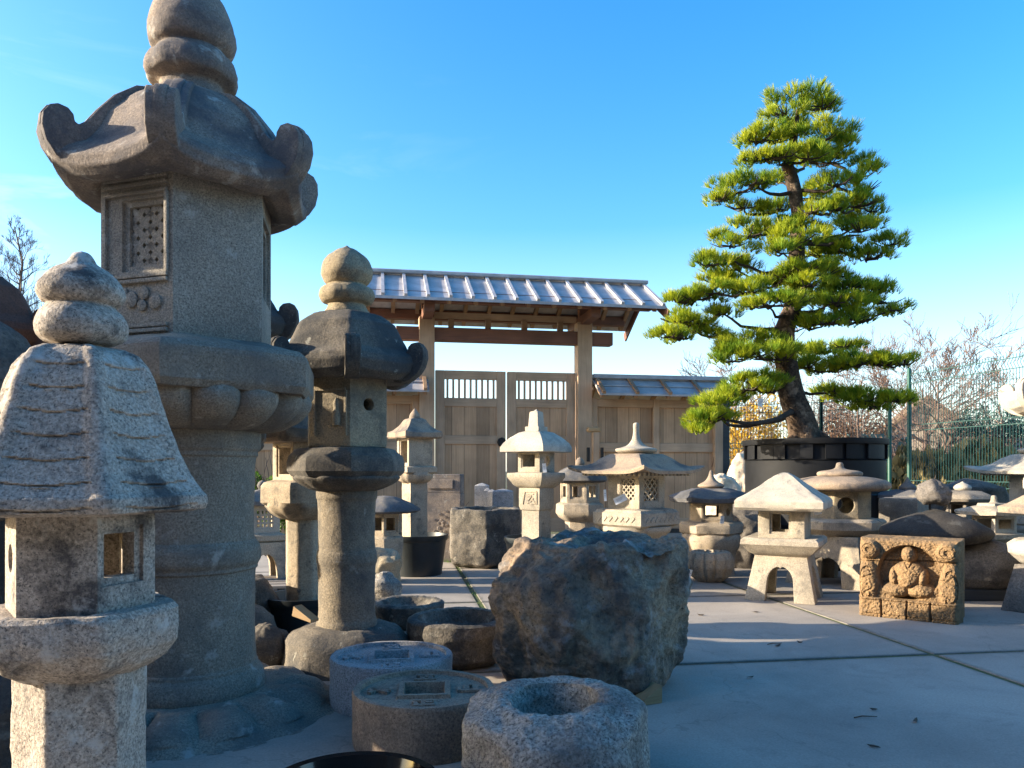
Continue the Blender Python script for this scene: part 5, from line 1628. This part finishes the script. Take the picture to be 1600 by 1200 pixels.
P = Piece('stone_lantern', 'low stone lantern with dark slate roof behind the shaft of the dark mossy lantern', 'stone lantern', 600, 8.3)
th = rad(0) - P.va
P.loft('roof', 8, [(0, 774), (20, 777), (40, 786), (56, 796), (58, 800), (52, 803), (28, 803)], M['slate_roof'], rot=th, m=6)
P.fire('firebox', 6, 26, 802, 840, M['sandy'], th, {0: wh, 5: wh}, .05)
P.loft('base', 6, [(28, 838), (34, 842), (34, 856), (26, None)], M['sandy'], rot=th, m=6)

# wooden pallet with sheeting at the left
def pallet(label, u, d, rz, L=1.0, W=.8):
    P = Piece('wooden_pallet', label, 'pallet', u, d, rz=rz)
    for k in range(5):
        y = -W / 2 + W * (k + .5) / 5
        m = MB(); m.box(-L / 2, L / 2, y - .06, y + .06, .12, .142); m.build('deck_board', M['pallet'], P.e, smooth=0)
    for x in (-L / 2 + .06, 0, L / 2 - .06):
        m = MB(); m.box(x - .05, x + .05, -W / 2, W / 2, .0, .118); m.build('bearer', M['pallet'], P.e, smooth=0)
    return P
pallet('grey wooden pallet on the slabs behind the tallest lantern, left of the potted sandy one', 405, 7.35, rad(12), 1.05, .8)
pallet('weathered pallet beside the white rocks left of the planter', 1148, 11.2, rad(-20), .8, .7)

# planter and pine
random.seed(31)
P = Piece('planter', 'big round black plastic planter with slotted rim holding the pine', 'planter', 1271, 10.0)
zt = P.Z(688, 0)
R = P.R(104)
m = MB()
ngon_loft(m, 72, [(R * .97, .0, 0, 0), (R * .985, zt * .33, 0, 0), (R * .99, zt * .33 + .008, 0, 0), (R * .985, zt * .34, 0, 0), (R * .985, zt * .56, 0, 0), (R * 1.0, zt * .565, 0, 0), (R * .985, zt * .575, 0, 0), (R * .985, zt - .27, 0, 0), (R * 1.0, zt - .262, 0, 0), (R * .965, zt - .25, 0, 0), (R * .965, zt - .02, 0, 0), (R * .93, zt - .02, 0, 0), (R * .93, .1, 0, 0), (0, .1, 0, 0)], m=1, rd=1, chip=1, step=.3)
m.build('wall', M['airpot'], P.e, smooth=30)
m = MB()
ngon_loft(m, 72, [(R * .94, zt - .07, 0, 0), (R * 1.025, zt - .07, 0, 0), (R * 1.03, zt - .06, 0, 0), (R * 1.03, zt, 0, 0), (R * .94, zt, 0, 0), (R * .94, zt - .07, 0, 0)], m=1, rd=1, chip=1, step=.3, caps=(False, False))
m.build('rim', M['airpot'], P.e, smooth=30)
for k in range(20):
    a = 2 * math.pi * (k + .5 + .2 * math.sin(k * 2.1)) / 20
    w = math.pi / 20 * (.62 + .12 * math.sin(k * 1.7))
    m = MB()
    for rr0, rr1 in ((R * .966, R * 1.005),):
        ring = []
        for i in range(5):
            b = a - w + 2 * w * i / 4
            ring.append([pol(b) * rr0 + Vector((0, 0, zt - .25)), pol(b) * rr1 + Vector((0, 0, zt - .25)), pol(b) * rr1 + Vector((0, 0, zt - .072)), pol(b) * rr0 + Vector((0, 0, zt - .072))])
        m.loft(ring, True, True, True)
    m.build('rim_panel', M['airpot'], P.e, smooth=30)
m = MB()
ngon_loft(m, 48, [(0, zt - .12, 0, 0), (R * .925, zt - .12, 0, 0), (R * .9, zt - .09, 0, 0), (R * .5, zt - .06, 0, 0), (0, zt - .04, 0, 0)], m=1, rd=1, chip=1, step=.1)
m.build('soil', M['soil'], P.e, smooth=50, jit=(.015, 7))

PX = 10.0
base = world_at(1262, 692, PX)
pine = empty('pine_tree', (base.x, base.y, base.z - .06), 0, 'large cloud pruned pine with bright green needle pads growing in the black planter', 'pine tree')
O = pine.location.copy()
def PW(u, v, dy=0.0):
    d = PX + dy
    return world_at(u, v, d) - O
tp = [(1264, 700, 0, 27), (1258, 683, 0, 24), (1250, 655, .03, 21), (1239, 625, .03, 19), (1233, 600, .02, 18), (1229, 570, 0, 17), (1226, 540, 0, 16), (1226, 516, .02, 15.5), (1234, 490, .04, 14), (1246, 462, .04, 13), (1246, 430, .02, 12), (1244, 400, 0, 11), (1246, 365, 0, 10.5), (1247, 335, 0, 10), (1243, 305, 0, 10), (1237, 280, 0, 9.5), (1231, 258, 0, 8.5), (1237, 230, 0, 7), (1243, 200, 0, 5), (1247, 170, 0, 3)]
m = MB()
m.tube([PW(a, b, c) for a, b, c, r in tp], [r * PX / F for a, b, c, r in tp], 18)
trunk = link_mesh('trunk', m.v, m.f, M['bark'], pine, smooth=60, jit=(.022, 9))
for k in range(6):
    a = k * 1.05 + .3
    mm = MB()
    q = PW(1262, 694)
    mm.tube([q + Vector((math.cos(a) * .12, math.sin(a) * .12, .10)), q + Vector((math.cos(a) * .28, math.sin(a) * .28, 0.02)), q + Vector((math.cos(a) * .48, math.sin(a) * .45, -.06))], [.09, .06, .03], 8)
    mm.build('root', M['bark'], trunk, smooth=60, jit=(.012, 12))
# pads: column, row, half width, half height, depth offset
pads = [(1256, 152, 55, 24, 0), (1228, 170, 26, 16, -.1), (1285, 160, 26, 18, .1),
        (1195, 208, 38, 17, -.1), (1180, 215, 24, 12, -.2), (1232, 205, 28, 14, .3), (1283, 210, 48, 22, -.1), (1312, 222, 26, 18, .25),
        (1188, 243, 38, 14, -.2), (1222, 238, 30, 13, -.35), (1262, 240, 34, 14, -.35), (1300, 245, 34, 18, .3),
        (1344, 262, 30, 26, .2), (1308, 275, 24, 24, -.35), (1348, 285, 30, 22, -.05),
        (1150, 290, 38, 20, -.1), (1128, 303, 20, 14, -.2), (1178, 278, 28, 15, -.3), (1210, 276, 22, 13, .35), (1216, 322, 24, 12, .4), (1162, 318, 32, 13, .1),
        (1335, 315, 42, 15, 0), (1308, 318, 26, 14, -.35), (1268, 325, 15, 11, -.4), (1360, 322, 22, 16, .2), (1338, 345, 34, 15, .3),
        (1170, 358, 40, 20, -.2), (1140, 375, 32, 16, -.25), (1205, 350, 34, 15, .1), (1240, 368, 40, 24, -.45), (1262, 352, 26, 16, -.2), (1222, 388, 26, 14, -.5), (1345, 352, 36, 18, -.2), (1320, 385, 46, 18, .15), (1352, 398, 34, 15, .1), (1390, 375, 20, 14, 0), (1290, 392, 30, 14, .3),
        (1110, 407, 24, 12, -.2), (1138, 398, 24, 12, 0), (1152, 415, 26, 11, .25), (1255, 415, 30, 16, -.45), (1285, 420, 30, 14, -.1), (1230, 425, 22, 12, -.3), (1310, 425, 28, 14, .2),
        (1085, 460, 38, 15, -.1), (1060, 465, 22, 12, -.2), (1115, 450, 28, 15, -.3), (1118, 432, 22, 12, 0), (1150, 440, 28, 15, 0), (1175, 448, 34, 15, -.4), (1205, 470, 44, 14, -.55), (1240, 462, 32, 16, -.55), (1208, 440, 32, 14, .1), (1260, 440, 24, 12, -.4),
        (1315, 445, 44, 18, .1), (1350, 450, 44, 20, .2), (1385, 462, 32, 20, .1), (1305, 465, 32, 15, -.35), (1330, 470, 34, 12, -.2), (1395, 478, 20, 12, 0),
        (1062, 495, 32, 12, -.1), (1090, 500, 22, 12, .1), (1048, 520, 26, 11, -.2), (1065, 523, 20, 9, 0), (1122, 520, 20, 10, .1), (1126, 486, 18, 9, -.1), (1085, 512, 18, 8, .2),
        (1290, 498, 36, 13, -.3), (1325, 492, 34, 13, -.2), (1262, 502, 26, 14, .1), (1340, 497, 18, 9, .1),
        (1165, 545, 46, 22, -.4), (1200, 548, 42, 24, -.3), (1180, 530, 36, 16, -.2), (1145, 556, 28, 14, -.45), (1225, 552, 24, 18, -.3),
        (1318, 535, 28, 12, .3), (1278, 545, 16, 10, .3),
        (1262, 566, 34, 15, .2), (1295, 572, 38, 15, .1), (1330, 562, 36, 14, -.1), (1360, 560, 30, 13, -.15), (1385, 562, 22, 13, -.2), (1412, 563, 18, 12, -.2),
        (1190, 590, 34, 16, -.3), (1165, 600, 38, 16, -.35), (1135, 615, 36, 13, -.4), (1115, 622, 20, 9, -.4), (1198, 605, 22, 14, -.2),
        (1112, 643, 30, 14, -.5), (1095, 652, 20, 14, -.5), (1126, 648, 18, 10, -.4), (1090, 668, 12, 9, -.5),
        (1320, 612, 34, 11, .15), (1345, 620, 32, 11, .1), (1360, 632, 22, 9, .1), (1390, 620, 20, 9, 0), (1412, 620, 16, 8, 0), (1302, 606, 20, 9, .2)]
rng = random.Random(77)
# pads round the back, so that the crown is as deep as it is wide
for v, w in ((200, 26), (245, 40), (300, 60), (375, 85), (415, 90), (460, 110), (550, 90)):
    for k in range(1):
        a = rng.uniform(.9, 2.2)
        uu, dy = 1245 + math.cos(a) * w * .8, math.sin(a) * w * PX / F * .9
        pads.append((uu, v + rng.uniform(-8, 8), rng.uniform(28, 40), rng.uniform(11, 15), .25 + dy))
nm = MB()
br = MB()
def trunk_at(v):
    for (a, b) in zip(tp, tp[1:]):
        if b[1] <= v <= a[1]:
            t = (a[1] - v) / max(1e-6, a[1] - b[1])
            return (a[0] + (b[0] - a[0]) * t, v, a[2] + (b[2] - a[2]) * t, a[3] + (b[3] - a[3]) * t)
    return tp[-1]
V, Fc = nm.v, nm.f
placed = []
for (u, v, hw, hh, dy) in sorted(pads, key=lambda q: abs(q[0] - 1240)):
    rx, rz = hw * 1.1 * PX / F, hh * PX / F * 1.05
    ry = max(.22, rx * .8)
    c = PW(u, v, dy)
    ns = int(46 + rx * ry * 900)
    nt_ = max(3, int(3 + rx * ry * 42))
    tuft = []
    for i in range(nt_):
        a = rng.uniform(0, 2 * math.pi)
        q = math.sqrt(rng.random()) * .88
        h = math.sqrt(max(0.0, 1 - q * q))
        tuft.append((q, a, Vector((math.cos(a) * q * rx, math.sin(a) * q * ry, rz * (h * rng.uniform(.4, 1.3) - .55))), rng.uniform(.7, 1.3)))
    for i in range(ns):
        q, a, tc, ts = tuft[i % nt_]
        b_ = rng.uniform(0, 2 * math.pi)
        r_ = math.sqrt(rng.random()) * .12 * ts
        p = c + tc + Vector((math.cos(b_) * r_, math.sin(b_) * r_, -r_ * .45 + rng.uniform(-.05, .02)))
        out = Vector((math.cos(a) * q * q * .5 + math.cos(b_) * r_ * 5.5, math.sin(a) * q * q * .5 + math.sin(b_) * r_ * 5.5, 1.0)).normalized()
        for k in range(13):
            dd = (out + Vector((rng.gauss(0, .36), rng.gauss(0, .36), rng.gauss(0, .22)))).normalized()
            L = rng.uniform(.07, .125)
            o = p + dd * .006
            e = o + dd * L
            x = dd.cross(Vector((rng.gauss(0, 1), rng.gauss(0, 1), rng.gauss(0, 1))))
            if x.length < 1e-3: continue
            x.normalize(); x *= .0034
            b = len(V)
            V.extend((tuple(o - x), tuple(o + x), tuple(e + x * .45), tuple(e - x * .45)))
            Fc.append([b, b + 1, b + 2, b + 3])
    # branch from the trunk to the pad, and twigs inside the pad
    tv = min(690, max(175, v + 14 + abs(u - 1240) * .12 * (1 if v < 560 else .5)))
    if v > 560: tv = v - 6 + abs(u - 1235) * .02
    t = trunk_at(tv)
    A = PW(t[0], t[1], t[2])
    best = None
    for (pu, pv, pc) in placed:
        if (pu - 1240) * (u - 1240) > 0 and 14 < abs(u - 1240) - abs(pu - 1240) < 62 and abs(pv - v) < 24 and (pc - c).length < .8:
            k_ = (pc - c).length
            if best is None or k_ < best[0]: best = (k_, pc)
    if best: A = best[1]
    placed.append((u, v, c + Vector((0, 0, -rz * .55))))
    Bp = c + Vector((0, 0, -rz * .55))
    D = Bp - A
    side = Vector((rng.gauss(0, .05), rng.gauss(0, .05), 0))
    pts = [A]
    for i in range(1, 7):
        tt = i / 6
        pts.append(A + D * tt + side * math.sin(math.pi * tt) * D.length * 1.6 + Vector((rng.gauss(0, .012), rng.gauss(0, .012), -.10 * math.sin(math.pi * tt) * D.length + rng.gauss(0, .012))))
    r0 = min(.05, .016 + D.length * .022)
    br.tube(pts, [r0 * (1 - .72 * i / 6) for i in range(7)], 7, False)
    for k in range(7):
        a = rng.uniform(0, 6.28)
        e = c + Vector((math.cos(a) * rx * .85, math.sin(a) * ry * .85, -rz * .15))
        mid_ = Bp.lerp(e, .5) + Vector((0, 0, -.03))
        br.tube([Bp, mid_, e], [.012, .009, .004], 5, False)
nm.build('crown', M['needle_l'], pine, smooth=0)
br.build('branches', M['branch'], pine, smooth=60)

# ------------------------------------------------------------------ paper tags, leaves, sticks
def price_tag(label, u, v, d, w, h, ang, yaw=0.0):
    p = world_at(u, v, d)
    e = empty('paper_tag', p, yaw, label, 'tag', 'white paper tags tied to the stones')
    m = MB()
    W, Hh = w * d / F, h * d / F
    n = 6
    rings = []
    for i in range(n + 1):
        t = i / n
        z = -Hh * t
        y = .012 * math.sin(t * 2.4)
        rings.append([Vector((-W / 2, y - .0007, z)), Vector((W / 2, y - .0007, z)), Vector((W / 2, y + .0007, z)), Vector((-W / 2, y + .0007, z))])
    m.loft(rings)
    o = m.build('card', M['paper'], e, smooth=40)
    o.rotation_euler = (0, ang, 0)
    s = MB()
    s.tube([(0, 0, -.003), (.006, .01, .03), (-.004, .03, .055)], .0015, 4)
    s.build('string', M['string'], e, smooth=40)
    k = MB()
    for j in range(3): k.box(-W * .3, W * (.3 - .1 * j), -.0016 - .012 * math.sin((.3 + .17 * j) * 2.4) * 0, -.0008, -Hh * (.36 + .15 * j), -Hh * (.32 + .15 * j))
    for vtx in range(len(k.v)):
        x, y, z = k.v[vtx]
        k.v[vtx] = (x, y + .012 * math.sin(-z / Hh * 2.4), z)
    o2 = k.build('writing', M['ink'], e, smooth=0)
    o2.rotation_euler = (0, ang, 0)
    return e
price_tag('white paper tag tied to the right side of the carved golden block', 1492, 880, 6.05, 9, 28, rad(6))
price_tag('tilted white paper tag on the lit window face of the sweeping roof lantern', 967, 775, 7.78, 20, 11, rad(-25))
price_tag('white paper tag on the low dark roofed lantern', 1129, 806, 8.58, 6, 16, rad(3))
price_tag('white paper tag on the fluted melon basin', 1079, 890, 8.02, 7, 18, rad(14))
price_tag('white paper tag under the eave of the white legged lantern', 1277, 795, 7.1, 12, 9, rad(-10))
price_tag('white paper tag on the pale square lantern before the gate doors', 850, 724, 7.95, 6, 14, rad(-6))
price_tag('white paper tag hanging from a low left branch of the pine', 1190, 623, 9.6, 7, 12, rad(12))
price_tag('white paper tag on the small dark domed lantern before the gate', 945, 765, 9.3, 4, 18, rad(-4))

random.seed(5)
for (u, v) in ((1095, 962), (1180, 957), (1215, 1010), (1172, 1060), (1365, 1110), (1430, 1128), (1365, 1168), (1250, 1005), (745, 965)):
    d = EYE * F / (v - HV)
    m = MB()
    L, Wd = random.uniform(.02, .04), random.uniform(.008, .014)
    cu = random.uniform(.004, .012)
    m.add([(-L, 0, .004 + cu), (-L * .3, -Wd, .004), (L * .5, -Wd * .8, .006), (L, 0, .004 + cu), (L * .5, Wd * .8, .01), (-L * .3, Wd, .006), (0, 0, .012)], [[0, 1, 6], [1, 2, 6], [2, 3, 6], [3, 4, 6], [4, 5, 6], [5, 0, 6]])
    o = m.build('fallen_leaf', M['leaf_dry'], smooth=60, loc=((u - CU) / F * d, d, 0))
    o.rotation_euler = (0, 0, random.uniform(0, 6.28))
    tag(o, 'small dark dry leaf lying on the grey slabs', 'leaf', 'dry leaves scattered on the slabs')
for (u, v, L, a) in ((1352, 1122, .06, .2), (1210, 1007, .06, .4)):
    d = EYE * F / (v - HV)
    m = MB()
    m.tube([(-L, 0, .006), (-.2 * L, .008, .008), (L, -.006, .006)], [.003, .0035, .002], 5)
    o = m.build('twig', M['leaf_dry'], loc=((u - CU) / F * d, d, 0))
    o.rotation_euler = (0, 0, a)
    tag(o, 'thin dark twig lying on the grey slabs', 'twig', 'twigs scattered on the slabs')

# unseen lantern copies added left of the frame to throw shade across the yard
copy_thing(B.e, 'unseen grey temple lantern added left of the frame to cast shade', -4.9, 3.62, 1.0, .5)
copy_thing(B.e, 'second unseen grey temple lantern added left of the frame to cast shade', -4.7, 2.72, 1.0, .9)
